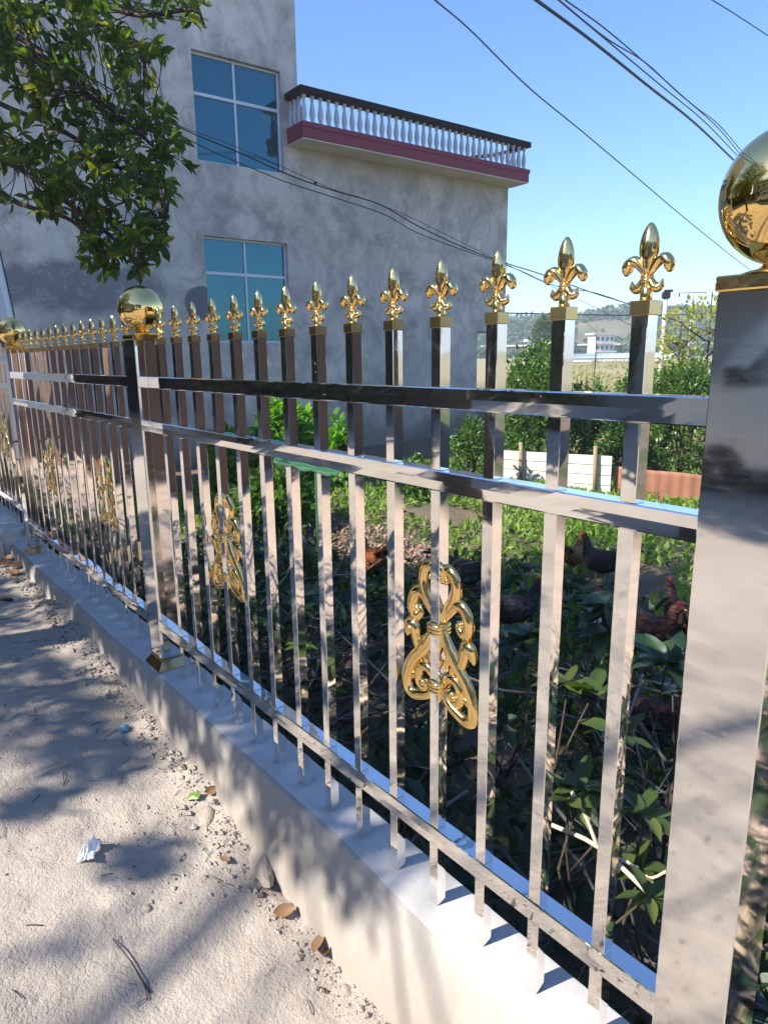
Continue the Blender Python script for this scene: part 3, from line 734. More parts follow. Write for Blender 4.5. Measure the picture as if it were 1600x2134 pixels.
# crown over the street: fills the light paths that leave the far kerb, ground and garden in dappled shade
Cc = []
def shade(n_, x0, x1, y0, y1, zt, keepf, zlo=2.2, zhi=5.6):
    out = []
    while len(out) < n_:
        gx = rng.uniform(x0, x1, 500); gy = rng.uniform(y0, y1, 500); gz = np.full(500, zt)
        zz = rng.uniform(zlo, zhi, 500); t = (zz-gz)/(-LDIR[2]); Q = np.stack([gx,gy,gz],1)-LDIR[None]*t[:,None]
        ok = (Q[:,1] < -1.0) & (Q[:,1] > -7.5) & keepf(gx, gy)
        out += list(Q[ok])
    return out[:n_]
Cc += shade(900, -5.6, -.98, -.12, .25, 0.0, lambda x, y: (fbm(x*2.6, y*2.6, 2, 12) < .16) & (x < -1.02+.06*np.sin(y*20)))
Cc += shade(4200, -6.0, -.55, .25, 3.7, -.45, lambda x, y: (x < -.55-.10*y) & (fbm(x*1.3, y*1.3, 3, 15) < .2) & (y < np.interp(x, [-3.7,-3.1], [2.3,3.8])+.15*np.sin(x*6)))
Cc += shade(1950, -5.4, -1.05, -2.1, -.12, -.22, lambda x, y: (fbm(x*1.5+3, y*3.2+x*.5, 3, 91) < .10+.05*np.clip(-x-2, -1, 1)) & (x < -1.15-np.clip(-y-.3, 0, .8)*.6) & (np.hypot(x+1.55, y+.49) > .25))
Cc += shade(40, -1.8, -1.15, -.6, -.12, -.28, lambda x, y: (fbm(x*5+3, y*6, 2, 95) < -.12) & (np.hypot(x+1.55, y+.49) > .22))
Cc = np.array(Cc); P_, D_, S_ = clusters(Cc, rdirs(len(Cc), -.3), 5, .09, .09)
px, py, pz = proj(P_); vis_ = (pz > 0) & (px > -30) & (px < 1650) & (py < 2150) & (py > -40)
leaves('crown', (P_-tl)[~vis_], D_[~vis_], S_[~vis_], leaf_tree, T0, wr=.45, flat=.5, simple=True)

# ------------------------------------------------------------------ shrubs
def shrub(cx, cy, zb, rx, ry, rz, n_, size, m, label, cat='shrub', name='shrub', group=None, wr=.45, shell=.55, flat=.8, lob=.35, stemh=.35, seed=1, keep=None):
    o = empty(name, (cx,cy,zb), 0, label, cat, group)
    d = rdirs(n_*2, .15); r = rng.uniform(shell, 1.0, n_*2)**.7
    az = np.arctan2(d[:,1], d[:,0]); lobes = 1+lob*(fbm(az*1.7+seed, d[:,2]*3+seed, 3, seed))*2
    P = d*np.array([rx,ry,rz])*(r*lobes)[:,None]; P[:,2] += rz*.85
    ok = P[:,2] > .02
    nn = fbm(P[:,0]*3/rx+seed*5, P[:,2]*3/rz+P[:,1]*2/ry, 3, seed+7); ok &= nn < .26
    P = P[ok][:n_]; d = d[ok][:n_]
    D = d*.7+rdirs(len(P))*.8
    leaves('foliage', P, D, size*rng.uniform(.65, 1.25, len(P)), m, o, wr=wr, flat=flat)
    s = MB()
    for k in range(7):
        a_ = rng.uniform(0, 2*PI); q = rng.uniform(.3,.8); s.tube(spline([(math.cos(a_)*.06,math.sin(a_)*.06,-.1),(math.cos(a_)*rx*.25*q,math.sin(a_)*ry*.25*q,rz*.7),(math.cos(a_)*rx*.6*q,math.sin(a_)*ry*.6*q,rz*1.4)], 4), [.03-.0019*i for i in range(9)], 6)
    s.build('stem', bark, o); return o
HG = 'hedge shrubs behind the plank barrier'
def sh(px, py_top, dist_, half_px, n_, size, m, label, **k):
    c = at(px, 745, dist_); zt = at(px, py_top, dist_)[2]; zb = float(z_garden(c[0], c[1]))
    rz = (zt-zb)/1.9; rx = half_px/F_PX*dist_
    return shrub(c[0], c[1], zb, rx, rx*.8, rz, n_, size, m, label, **k)
sh(1120, 722, 9.6, 81, 5400, .085, leaf_hedge, 'dense round citrus bush just right of the house corner', group=HG, seed=3)
sh(985, 868, 8.3, 46, 1300, .07, leaf_hedge, 'low dark bush at the foot of the house corner', group=HG, seed=5)
sh(1235, 800, 9.8, 79, 4500, .08, leaf_hedge, 'lower bush in the hedge, its top dipping below the fields', group=HG, seed=8)
sh(1345, 765, 10.2, 66, 3600, .08, leaf_hedge, 'bush partly hidden behind the last picket', group=HG, seed=10)
sh(1440, 742, 9.7, 85, 5400, .085, leaf_hedge, 'tallest bush beside the near steel post', group=HG, seed=12)
sh(1560, 760, 9.5, 70, 2200, .085, leaf_hedge, 'bush behind the near steel post', group=HG, seed=13)
sh(585, 838, 8.6, 85, 1700, .13, leaf_vine, 'bright green leafy vine mound against the house wall', seed=15, wr=.75, flat=.5)
sh(470, 900, 8.4, 60, 900, .13, leaf_vine, 'lower bright green vine mound left of the bigger one', seed=16, wr=.75, flat=.5)
sh(705, 872, 8.2, 32, 380, .12, leaf_vine, 'small bright green vine beside the larger vine mound', seed=17, wr=.75, flat=.5)
sh(560, 985, 6.6, 95, 1900, .10, leaf_hedge, 'dark shaded bush behind the second gold scroll', seed=18, wr=.6)
sh(860, 960, 7.6, 50, 900, .08, leaf_hedge, 'small shaded plant at the foot of the house wall', seed=19, wr=.6)

# ------------------------------------------------------------------ white plank barrier and rusty sheet in the garden
plankw = stone('weathered_white_plank', (.74,.72,.64), (.60,.58,.50), 2.5, .7, .2, .004, 30)
stakem = stone('bamboo_stake', (.36,.28,.16), (.26,.20,.12), 4, .8, .3, .005)
rustm = stone('rusty_sheet_metal', (.38,.18,.11), (.27,.12,.075), 2.2, .8, .3, .006, 20)
A_ = zpt(1040, 940, -.05); Bq = zpt(1276, 953, -.05); dv = Bq-A_; Lb = float(np.hypot(dv[0], dv[1])); ang = math.atan2(dv[1], dv[0])
PB = empty('plank_barrier', (A_[0],A_[1],-.55), ang, 'low white plank barrier held by wooden stakes in the garden', 'barrier')
for k in range(4):
    mb = MB(); z0 = .02+k*.125; mb.box(-.1, Lb, -.012-.004*(k%2), .012-.004*(k%2), z0, z0+.118, .004); mb.build('plank', plankw, PB)
for u, hh, ln in ((.55,.62,.0),(1.33-.55+.1,.0,0),):
    if hh: pass
def stake(x, y, z0, hh, lean, r=.03, label='', parent=None):
    m = MB(); m.tube([(0,0,0),(lean*.5,0,hh*.5),(lean,0,hh)], [r,r*.95,r*.9], 8); o = m.build('stake', stakem, parent); o.location = (x,y,z0); return o
for px, py in ((1122,905),(1273,912)):
    Qp = zpt(px, py, .12 if px == 1122 else .10); Ql = Qp-A_; ca, sa = math.cos(-ang), math.sin(-ang)
    stake(Ql[0]*ca-Ql[1]*sa, -.06, -.02, .66, -.02, .028, parent=PB)
q = zpt(957, 925, -.02); st = stake(q[0], q[1], -.6, .58, -.03, .022); st.name = 'garden_stake'; tag(st, 'short wooden stake standing before the low bush at the house corner', 'stake')
A_ = zpt(1280, 960, -.10); Bq = zpt(1475, 976, -.13); dv = Bq-A_; Lr = float(np.hypot(dv[0], dv[1])); ang = math.atan2(dv[1], dv[0])
m = MB(); nx_, nz_ = 30, 8; vs = []
for i in range(nx_+1):
    for k in range(nz_+1):
        x = Lr*i/nx_; z = -.5+(.43+.006*math.sin(i*.37)-.0015*i)*k/nz_; vs.append((x, .012*math.sin(i*.45+k*.2)+.01*math.sin(i*1.7), z))
n1 = len(vs); vs += [(a_, b2+.006, c2) for a_, b2, c2 in vs]
fs = []
for i in range(nx_):
    for k in range(nz_):
        q4 = (i*(nz_+1)+k, (i+1)*(nz_+1)+k, (i+1)*(nz_+1)+k+1, i*(nz_+1)+k+1); fs += [q4, tuple(j+n1 for j in q4[::-1])]
for i in range(nx_): a_ = i*(nz_+1)+nz_; fs.append((a_, a_+nz_+1, a_+nz_+1+n1, a_+n1))
m.add(vs, fs, True); ro = m.build('rusty_sheet', rustm); ro.location = (A_[0],A_[1],-.10); ro.rotation_euler = (0,0,ang)
tag(ro, 'bent rust-orange metal sheet standing beside the white planks', 'metal sheet')

# ------------------------------------------------------------------ garden ground cover
n_ = 26000
X = rng.uniform(-8.5, 1.2, n_); Y = rng.uniform(1.6, 8.5, n_); ok = (fbm(X*.9+2, Y*.9, 3, 41) < .10+.02*Y)
patch = ((X+4.4)/1.3)**2+((Y-2.75)/.45)**2 < 1.0+fbm(X*3, Y*3, 2, 8)*1.5; ok &= ~patch
patch2 = ((X+4.6)/.5)**2+((Y-3.9)/.35)**2 < 1; ok &= ~patch2
X, Y = X[ok], Y[ok]; Z = zg_detail(X, Y)+rng.uniform(.0, .07, len(X))
g = leaves('ground_cover', np.stack([X,Y,Z],1), rdirs(len(X), .9), rng.uniform(.05,.11,len(X)), leaf_grass, wr=.5, flat=.9, simple=True); tag(g, kind='stuff', label='low green ground cover spreading across the garden', cat='ground cover')
n_ = 4600
X = rng.uniform(-5.5, .9, n_); Y = rng.uniform(.25, 2.25, n_); Y = np.where(X > -3.2, Y*1.3, Y); Z = zg_detail(X, Y)+rng.uniform(.02, .22, n_)
g = leaves('garden_weeds', np.stack([X,Y,Z],1), rdirs(n_, .25), rng.uniform(.06,.15,n_), leaf_weed, wr=.5, flat=.6); tag(g, kind='stuff', label='shaded broad-leaved weeds just behind the fence', cat='weeds')
# dry leaf litter on the dirt patch
n_ = 2600; X = rng.normal(-4.4, .9, n_); Y = rng.normal(2.75, .3, n_); Z = zg_detail(X, Y)+rng.uniform(.005, .03, n_)
litm = leaf_mat('pinkish_litter', [(.34,.22,.17),(.28,.17,.13),(.42,.31,.24),(.22,.12,.09)], .1, .8, (1.2,1,.8))
g = leaves('leaf_litter', np.stack([X,Y,Z],1), rdirs(n_, .1), rng.uniform(.03,.07,n_), litm, wr=.6, flat=.5, simple=True); tag(g, kind='stuff', label='pinkish brown leaf litter on the bare patch of garden', cat='leaf litter')
# brush of dead twigs
m = MB()
for k in range(420):
    x = rng.uniform(-3.6, .9); y = rng.uniform(.2, 2.0); z = float(z_garden(x, y))+rng.uniform(.0, .32); L_ = rng.uniform(.2, .9); a_ = rng.uniform(0, 2*PI); el = rng.normal(.05, .2)
    d = np.array([math.cos(a_)*math.cos(el), math.sin(a_)*math.cos(el), math.sin(el)]); p0 = np.array([x,y,z]); r = rng.uniform(.0018,.010)
    p1 = p0+d*L_*.5+rng.normal(0,.04,3); p2 = p0+d*L_+rng.normal(0,.05,3)
    if min(p0[1],p1[1],p2[1]) < .08 or max(p0[2],p1[2],p2[2]) > .1: continue
    m.tube([p0,p1,p2], [r,r*.8,r*.4], 5)
g = m.build('brush_pile', twigm); tag(g, kind='stuff', label='tangle of dead twigs in the dark ditch behind the fence', cat='brush')

# broad-leaved plants close behind the fence
def plant(px, py, dist_, hgt, tips, size, label, m_=leaf_near, wr=.42, k=7, name='broadleaf_plant', stem=bark):
    top_ = at(px, py, dist_); base = np.array([top_[0]+rng.normal(0,.05), max(.12, top_[1]+rng.normal(0,.05)), top_[2]-hgt])
    o = empty(name, tuple(base), 0, label, 'plant', 'leafy plants behind the fence'); s = MB(); Ps=[]; Ds=[]; Ss=[]
    for i in range(tips):
        tip = top_+rng.normal(0, .055, 3)*(i > 0); s.tube([np.zeros(3), (tip-base)*.5+rng.normal(0,.05,3), tip-base], [.0045,.004,.0025], 6)
        for j in range(k):
            a_ = 2*PI*j/k+i; a_ += rng.normal(0,.25); d = np.array([math.cos(a_), math.sin(a_), rng.uniform(-.35,.7)]); Ps.append(tip-base); Ds.append(d); Ss.append(size*rng.uniform(.75,1.15))
    s.build('stem', stem, o); big_leaves('foliage', Ps, Ds, Ss, m_, o, wr=wr); return o
plant(1236, 1445, 1.95, .75, 3, .125, 'broad-leaved plant with a star of pale leaves between the last pickets')
plant(1212, 1640, 1.75, .55, 2, .10, 'small lit sprig with upright green leaves low behind the fence')
plant(1345, 1700, 1.62, .45, 2, .10, 'lit green sprig beside the near post close to its shadow')
plant(1350, 1870, 1.45, .35, 2, .09, 'lowest leafy sprig by the foot of the near post')
plant(1400, 1380, 2.2, .8, 3, .17, 'dim bluish broad-leaved plant against the near post', leaf_weed)
plant(1100, 1330, 2.6, .6, 3, .13, 'shaded plant between the big gold scroll and next picket', leaf_weed)
plant(1250, 1270, 2.9, .7, 3, .17, 'dusky broad-leaved plant standing before the grey sack', leaf_weed)
plant(640, 1240, 3.2, .5, 3, .12, 'shaded leafy plant behind the middle pickets', leaf_weed)
plant(560, 1300, 2.9, .5, 3, .09, 'small leafy plant right of the smaller gold scroll', leaf_grass)
m = MB(); c0 = at(1150, 1720, 1.75); c1 = at(1245, 1765, 1.66); c2 = at(1370, 1880, 1.5)
for e_, r in ((((c0,c1,c2)), .006), (((c1, at(1290,1790,1.62), at(1330,1810,1.6))), .004), (((c1, at(1215,1690,1.7), at(1190,1650,1.72))), .005), (((at(1300,1790,1.6), at(1350,1830,1.56), at(1392,1815,1.53))), .0035), ((at(1345,1825,1.56), at(1370,1850,1.55), at(1385,1880,1.54)), .003)):
    m.tube(spline(e_, 4), r, 6)
bo = m.build('fallen_branch', twigl); tag(bo, 'bare pale forked branch lying in sun behind the last pickets', 'branch')

# ------------------------------------------------------------------ hens
def hen(px, py, dist_, face, c1, c2, label, sc=1.0):
    P = at(px, py, dist_); zg = float(zg_detail(P[0], P[1]))
    o = empty('hen', (P[0],P[1],zg), face, label, 'hen', 'hens scratching in the garden')
    hm = mat('hen_feathers', c1, .8); fv = N(hm, 'ShaderNodeTexVoronoi'); fv.inputs['Scale'].default_value = 46; L(hm, coord(hm, (.6,1,1)), fv.inputs['Vector']); setc(hm, mix(hm, ramp(hm, math_(hm, 'ADD', fv.outputs[0], math_(hm, 'MULTIPLY', noise(hm, coord(hm), 9, 4, .7), .6)), [(.2,0),(.9,1)]), c1, tuple(q*.45 for q in c2))); bump(hm, fv.outputs[0], .9, .012)
    sp = [(-.23,.33,.006,.02),(-.20,.31,.02,.055),(-.15,.27,.05,.07),(-.09,.235,.085,.088),(-.02,.215,.10,.10),(.06,.215,.092,.095),(.11,.245,.062,.075),(.14,.29,.038,.045),(.155,.335,.029,.032),(.165,.365,.028,.030),(.182,.38,.024,.026),(.205,.378,.012,.014),(.215,.375,.004,.005)]
    m = MB(); vs = []; n_ = 14
    for i, (x, z, ry, rz) in enumerate(sp):
        a0 = sp[max(i-1,0)]; a1 = sp[min(i+1,len(sp)-1)]; t = np.array([a1[0]-a0[0], a1[1]-a0[1]]); t /= np.linalg.norm(t)
        for k in range(n_):
            a = 2*PI*k/n_; vs.append((x-t[1]*rz*math.sin(a), ry*math.cos(a), z+t[0]*rz*math.sin(a)))
    m.add(vs, [(i*n_+k, i*n_+(k+1)%n_, (i+1)*n_+(k+1)%n_, (i+1)*n_+k) for i in range(len(sp)-1) for k in range(n_)]+[tuple(range(n_))[::-1], tuple((len(sp)-1)*n_+k for k in range(n_))], True)
    for k in range(5):
        a = (k-2)*.16; m.tube([(-.17,a*.1,.30),(-.24,a*.22,.36),(-.29-.02*abs(k-2),a*.3,.40-.02*abs(k-2))], [.022,.02,.004], 6, up=(0,1,0), flat=.35)
    m.build('body', hm, o)
    m = MB(); m.tube([(.165,0,.395),(.18,0,.41),(.20,0,.40)], [.006,.014,.003], 6, up=(0,1,0), flat=.3); m.tube([(.195,0,.362),(.198,0,.345)], [.008,.004], 6, up=(0,1,0), flat=.5); m.build('comb', MATS.get('comb_red') or mat('comb_red', (.5,.03,.02), .6), o)
    m = MB(); m.tube([(.208,0,.377),(.232,0,.369)], [.008,.001], 6); m.build('beak', MATS.get('beak_horn') or mat('beak_horn', (.5,.35,.12), .5), o)
    for s in (-1,1):
        m = MB(); m.tube([(.0,s*.045,.15),(.012,s*.045,.075),(.0,s*.045,.008)], [.014,.007,.006], 6)
        for a in (-.5,0,.5,PI): m.tube([(0,s*.045,.008),(.045*math.cos(a),s*.045+.045*math.sin(a),.004)], [.005,.002], 5)
        m.build('leg', MATS['beak_horn'], o)
    o.scale = (sc,)*3; return o
hen(772, 1118, 5.15, 2.9, (.55,.17,.035), (.38,.10,.02), 'orange hen on the sunlit leaf litter', .95)
hen(1345, 1262, 3.75, .2, (.20,.065,.03), (.12,.035,.02), 'brown hen between the last picket and near post', .95)  # feather colour darkened to stand for the deep shade here
hen(1425, 1262, 3.9, 2.6, (.12,.035,.025), (.07,.02,.015), 'shade-darkened reddish hen half behind the near steel post', .9)  # reddish feathers tinted darker, shade put into the colour
hen(1365, 1372, 3.1, 2.9, (.14,.045,.025), (.07,.02,.015), 'nearest brown hen low beside the near post', .8)  # brown feathers also darkened in colour for the shade by the post
hen(1072, 1215, 4.1, 1.2, (.02,.018,.02), (.04,.03,.035), 'black hen in the shade right of the big gold scroll', .9)
hen(968, 1150, 4.8, .4, (.05,.025,.02), (.03,.02,.02), 'dark brown hen above the top of the big gold scroll', .9)
hen(1255, 1112, 4.9, 3.0, (.03,.025,.02), (.06,.035,.02), 'black-brown hen just under the middle rail', .9)
hen(1200, 1092, 5.2, 1.9, (.45,.22,.06), (.30,.12,.03), 'tan hen at the sunny edge of the grass', .8)
# grey sack
m = MB(); m.lathe([(.001,0),(.09,.01),(.12,.06),(.115,.13),(.075,.19),(.03,.21),(.002,.212)], n=20, sy=.75)
P = at(1258, 1200, 4.0); m.xform(lambda p: (p[0]*(1+.1*math.sin(p[2]*30)), p[1], p[2]))
so = m.build('grey_sack', stone('sack_cloth', (.42,.45,.48), (.30,.33,.36), 9, .8, .5, .02, 30)); so.location = (P[0],P[1],float(z_garden(P[0],P[1]))+.02)
tag(so, 'rounded pale grey sack in the shade behind the last pickets', 'sack')

# ------------------------------------------------------------------ far fields, hills, buildings, poles
hillm = mat('wooded_hill', (.09,.12,.06), .95, 0, .1)
v = wcoord(hillm); setc(hillm, mix(hillm, ramp(hillm, noise(hillm, v, .03, 5, .6), [(.4,0),(.6,1)]), (.06,.11,.04), (.22,.19,.10)))
def ridge(px): return float(np.interp(px, [400,900,1050,1120,1190,1240,1330,1420,1500,1600,2200], [696,690,682,677,672,662,655,655,660,664,690]))
xs = np.arange(300, 2300, 8); V = []; Rr = 190
for x in xs:
    yt = ridge(x)+6*(vnoise(np.array([x/60.]), np.array([0.]), 5)[0]-.5)*2
    for fr, dd in ((0,150),(.35,170),(.7,183),(1.0,190),(.9,215),(.0,260)):
        b0 = at(x, 745, dd); tp = at(x, yt, dd); V.append((b0[0], b0[1], .9+(tp[2]-.9)*fr+(.6*math.sin(x*.05+dd) if 0 < fr < 1 else 0)))
nh = 6; Fh = [(i*nh+k, (i+1)*nh+k, (i+1)*nh+k+1, i*nh+k+1) for i in range(len(xs)-1) for k in range(nh-1)]
ho = np_mesh('hills', V, Fh, hillm, None, True); tag(ho, kind='structure')
n_ = 16000; x = rng.uniform(950, 1620, n_); dd = rng.uniform(150, 200, n_); V = np.zeros((n_,3))
for i in range(n_):
    yt = ridge(x[i]); fr = np.interp(dd[i], [150,170,183,190,200], [0,.35,.7,1,.97]); t_ = at(x[i], yt, dd[i]); V[i] = (t_[0], t_[1], .9+(t_[2]-.9)*fr+rng.uniform(0, 2.6)*(.4+.9*vnoise(np.array([x[i]/14.]), np.array([dd[i]/9.]), 3)[0]))
bare = (x > 1190) & (x < 1420) & (fbm(x/60, dd/20, 2, 5) > -.08) & (dd < 186); V = V[~bare]
nf = 9000; r_ = rng.uniform(13, 60, nf)**1.0; px_ = rng.uniform(1040, 1600, nf); dirv = np.array([ray(q, 745) for q in px_]); dirv /= np.linalg.norm(dirv[:,:2], axis=1, keepdims=True)
FP = CAM[None]+dirv*r_[:,None]; FP[:,2] = z_garden(FP[:,0], FP[:,1])+.02; okf = fbm(FP[:,0]*.25, FP[:,1]*.25, 3, 61) < .1; FP = FP[okf]
fgm = leaf_mat('dry_field_grass', [(.34,.29,.15),(.26,.26,.10),(.42,.35,.20),(.16,.20,.07)], .3, .8)
g2 = leaves('field_grass', FP, rdirs(len(FP), 1.4), rng.uniform(.12,.35,len(FP)), fgm, wr=.3, flat=1, simple=True); tag(g2, kind='stuff', label='dry grass on the fields beyond the hedge', cat='grass')
g = leaves('far_wood', V, rdirs(len(V), .2), rng.uniform(.9, 1.9, len(V)), leaf_far, wr=.8, flat=1, simple=True); tag(g, kind='stuff', label='hazy woodland covering the distant hills', cat='woodland')
concp = stone('pale_concrete', (.55,.53,.50), (.45,.43,.41), .3, .9, .1, .01, 4)
# low road embankment
m = MB(); a_, b2 = at(1000, 745, 125), at(1700, 745, 118); d = (b2-a_); d[2] = 0
for k_, (z0, z1, off) in enumerate(((.4,3.0,0),)):
    m.add([a_*[1,1,0]+[0,0,z0], b2*[1,1,0]+[0,0,z0], b2*[1,1,0]+[0,0,z1], a_*[1,1,0]+[0,0,z1], (a_*[1,1,0]+[-3,5,z1]), (b2*[1,1,0]+[-3,5,z1])], [(0,1,2,3),(3,2,5,4)])
em = stone('embankment_slope', (.12,.135,.075), (.19,.175,.11), .12, .95, .1, .05, 1.2)
eo = m.build('road_embankment', em); tag(eo, kind='structure')
m = MB(); q0, q1 = a_*[1,1,0]+[0,0,3.05], b2*[1,1,0]+[0,0,3.05]; m.tube([q0, q1], .22, 6); gr = m.build('guard_rail', concp); tag(gr, 'pale guard rail running along the distant raised road', 'guard rail')
n_ = 5000; t = rng.uniform(0, 1, n_); P = a_[None]*(1-t[:,None])+b2[None]*t[:,None]; P[:,2] = .5+rng.uniform(0, 1, n_)**1.3*2.4*(.35+vnoise(t*26, t*0, 6)); P[:,:2] += np.array([.8,-1.2])*rng.uniform(0, 2, n_)[:,None]
g = leaves('roadside_scrub', P, rdirs(n_), rng.uniform(.5, 1.1, n_), leaf_far, wr=.8, flat=1, simple=True); tag(g, kind='stuff', label='pale scrub growing along the foot of the distant raised road', cat='scrub')
# white house on the hillside
def boxhouse(px, dist_, wpx, ytop, floors, label, m_wall, name='white_house', rz=0.5):
    c = at(px, 745, dist_); wd = wpx/F_PX*dist_; zt = at(px, ytop, dist_)[2]; zb = .6; H = zt-zb
    o = empty(name, (c[0],c[1],zb), rz, label, 'house'); m = MB(); m.box(-wd/2, wd/2, -wd/2.6, wd/2.6, 0, H); m.build('wall', m_wall, o)
    m = MB(); m.box(-wd/2-.3, wd/2+.3, -wd/2.6-.3, wd/2.6+.3, H, H+.25); m.build('roof', concp, o)
    for f in range(floors):
        zf = H*(f+.3)/floors
        m = MB(); m.box(-wd/2-.12, wd/2+.12, -wd/2.6-.5, -wd/2.6-.02, zf-H*.12, zf-H*.06); m.build('balcony', m_wall, o)
        for k in range(4):
            u = -wd/2+wd*(k+.5)/4; m = MB(); m.box(u-wd*.07, u+wd*.07, -wd/2.6-.03, -wd/2.6+.05, zf, zf+H*.42/floors); m.build('window', glassm, o)
    return o
whitew = stone('white_house_wall', (.72,.70,.67), (.62,.60,.58), .4, .9, .05, .01, 4)
boxhouse(1250, 90, 42, 698, 3, 'white three-storey house at the foot of the far hill', whitew, rz=1.1)
# long white greenhouse with blue-grey roof
c = at(1255, 745, 62); m = MB(); o = empty('greenhouse', (c[0],c[1],.35), .58, 'long low white greenhouse beyond the garden hedge', 'greenhouse'); m.box(-4.5, 6.0, -2, 2, 0, .62); m.build('wall', whitew, o)
m = MB(); n_ = 10; vs = []
for xx in (-4.6, 6.1):
    for i in range(n_+1): a = PI*i/n_; vs.append((xx, -2.1*math.cos(a), .625+.42*math.sin(a)))
m.add(vs, [(i, i+1, n_+2+i, n_+1+i) for i in range(n_)]+[tuple(range(n_+1)), tuple(range(n_+1,2*n_+2))[::-1]], True); m.build('roof', mat('blue_grey_roof', (.35,.45,.52), .5), o)
# small pale house left of the poplar
boxhouse(1112, 70, 26, 712, 1, 'small white shed half hidden above the round bush', whitew, 'white_shed', .9)
# dark poplar
c = at(1131, 745, 55); zt = at(1131, 668, 55)[2]
def treeo(c, zb, H, rad, n_, size, m_, label, name='tree', trunk=.12, oval=1.0, group=None, cat='tree', thin=0.16):
    o = empty(name, (c[0],c[1],zb), 0, label, cat, group); s = MB()
    s.tube(spline([(0,0,-.2),(.03*H*.3,0,H*.3),(0,.02*H,H*.62),(.02,0,H*.95)], 5), [float(np.interp(i/15, [0,1], [trunk, trunk*.2])) for i in range(16)], 8)
    for k in range(9):
        a = k*2.4; z0 = H*(.3+.05*k); s.tube([(0,0,z0),(math.cos(a)*rad*.45,math.sin(a)*rad*.45,z0+H*.08),(math.cos(a)*rad*.8,math.sin(a)*rad*.8,z0+H*.15)], [trunk*.45,trunk*.3,trunk*.1], 5)
    s.build('trunk', bark, o)
    d = rdirs(n_*2, .1); r = rng.uniform(.3, 1, n_*2)**.5; P = d*r[:,None]*np.array([rad,rad,H*.38*oval]); P[:,2] += H*.62
    nn = fbm(P[:,0]*3/rad+7, P[:,2]*5/H+P[:,1]*3/rad, 3, int(H*10)); ok = nn < thin; P = P[ok][:n_]; d = d[ok][:n_]
    leaves('crown', P, d+rdirs(len(P))*.7, size*rng.uniform(.6,1.3,len(P)), m_, o, wr=.6, flat=.9, simple=True); return o
treeo(c, .6, zt-.6, .85, 1500, .28, leaf_far, 'narrow dark poplar above the round bush', 'poplar_tree', .12, 1.25)
# yellow-leaved young tree right
def ytree(px, ytop, dist_, rad, label, n_, bare=.05):
    c = at(px, 745, dist_); zb = float(z_garden(c[0], c[1])); zt = at(px, ytop, dist_)[2]; return treeo(c, zb, zt-zb, rad, n_, .11, leaf_yel, label, 'young_tree', .045, .8, 'thin young trees at right', thin=bare)
ytree(1470, 592, 13.5, 1.0, 'thin young tree with yellow-green leaves beside the near post', 900, -.02)
ytree(1412, 650, 14.5, .5, 'smaller sparse yellowing tree near the utility pole', 200, -.06)
# bare small tree
c = at(1240, 745, 30); o = empty('bare_tree', (c[0],c[1],.2), 0, 'thin leafless sapling before the white house', 'tree'); s = MB()
s.tube([(0,0,-.2),(.02,0,1.2),(0,0,2.3)], [.03,.02,.006], 6); s.build('trunk', bark, o); s = MB()
for k in range(22):
    z0 = rng.uniform(.5, 2.1); a = rng.uniform(0, 2*PI); l = rng.uniform(.2,.6); s.tube([(0,0,z0),(math.cos(a)*l,math.sin(a)*l,z0+l*.9)], [.008,.003], 4)
s.build('branch', bark, o)
# utility pole with transformer cap and horn speaker
def pole(px, ytop, dist_, r, label, m_, name='utility_pole', extras=True):
    c = at(px, 745, dist_); zt = at(px, ytop, dist_)[2]; zb = float(z_garden(c[0], c[1])); o = empty(name, (c[0],c[1],zb), .6, label, 'pole'); H = zt-zb
    m = MB(); m.tube([(0,0,-.2),(0,0,H*.5),(0,0,H)], [r*1.15,r,r*.85], 12); m.build('shaft', m_, o); return o, H
po, H = pole(1378, 622, 16, .055, 'pale utility pole with a dark horn loudspeaker right of the last picket', concp)
m = MB(); m.box(-.09, .09, -.07, .07, H-.02, H+.12, .01); m.box(-.05, .14, -.05, .05, H+.121, H+.17, .008); m.build('bracket', black, po)
m = MB(); m.tube([(0,0,H*.66),(.22,0,H*.66+.05)], [.015,.015], 6); m.tube([(.2,0,H*.66+.05),(.34,0,H*.66),(.46,0,H*.66-.06),(.50,0,H*.66-.08)], [.05,.07,.12,.13], 14); m.build('horn_speaker', black, po)
po3, H3 = pole(1800, 490, 32, .14, 'tall concrete pole carrying the overhead cables beyond the near post', concp, 'cable_pole')
m = MB(); m.box(-.9, .9, -.05, .05, H3-.7, H3-.58, .01); m.build('crossarm', concp, po3)
po2, H2 = pole(1433, 612, 22, .03, 'thin grey pole with a small crossbar among the yellow leaves', mat('grey_pole', (.32,.33,.34), .6), 'crossbar_pole')
m = MB(); m.tube([(-.4,0,H2),(.35,0,H2)], .012, 6); m.tube([(-.4,0,H2),(-.4,0,H2-.12)], .02, 6); m.tube([(.35,0,H2),(.35,0,H2-.05)], .012, 6); m.build('crossbar', black, po2)
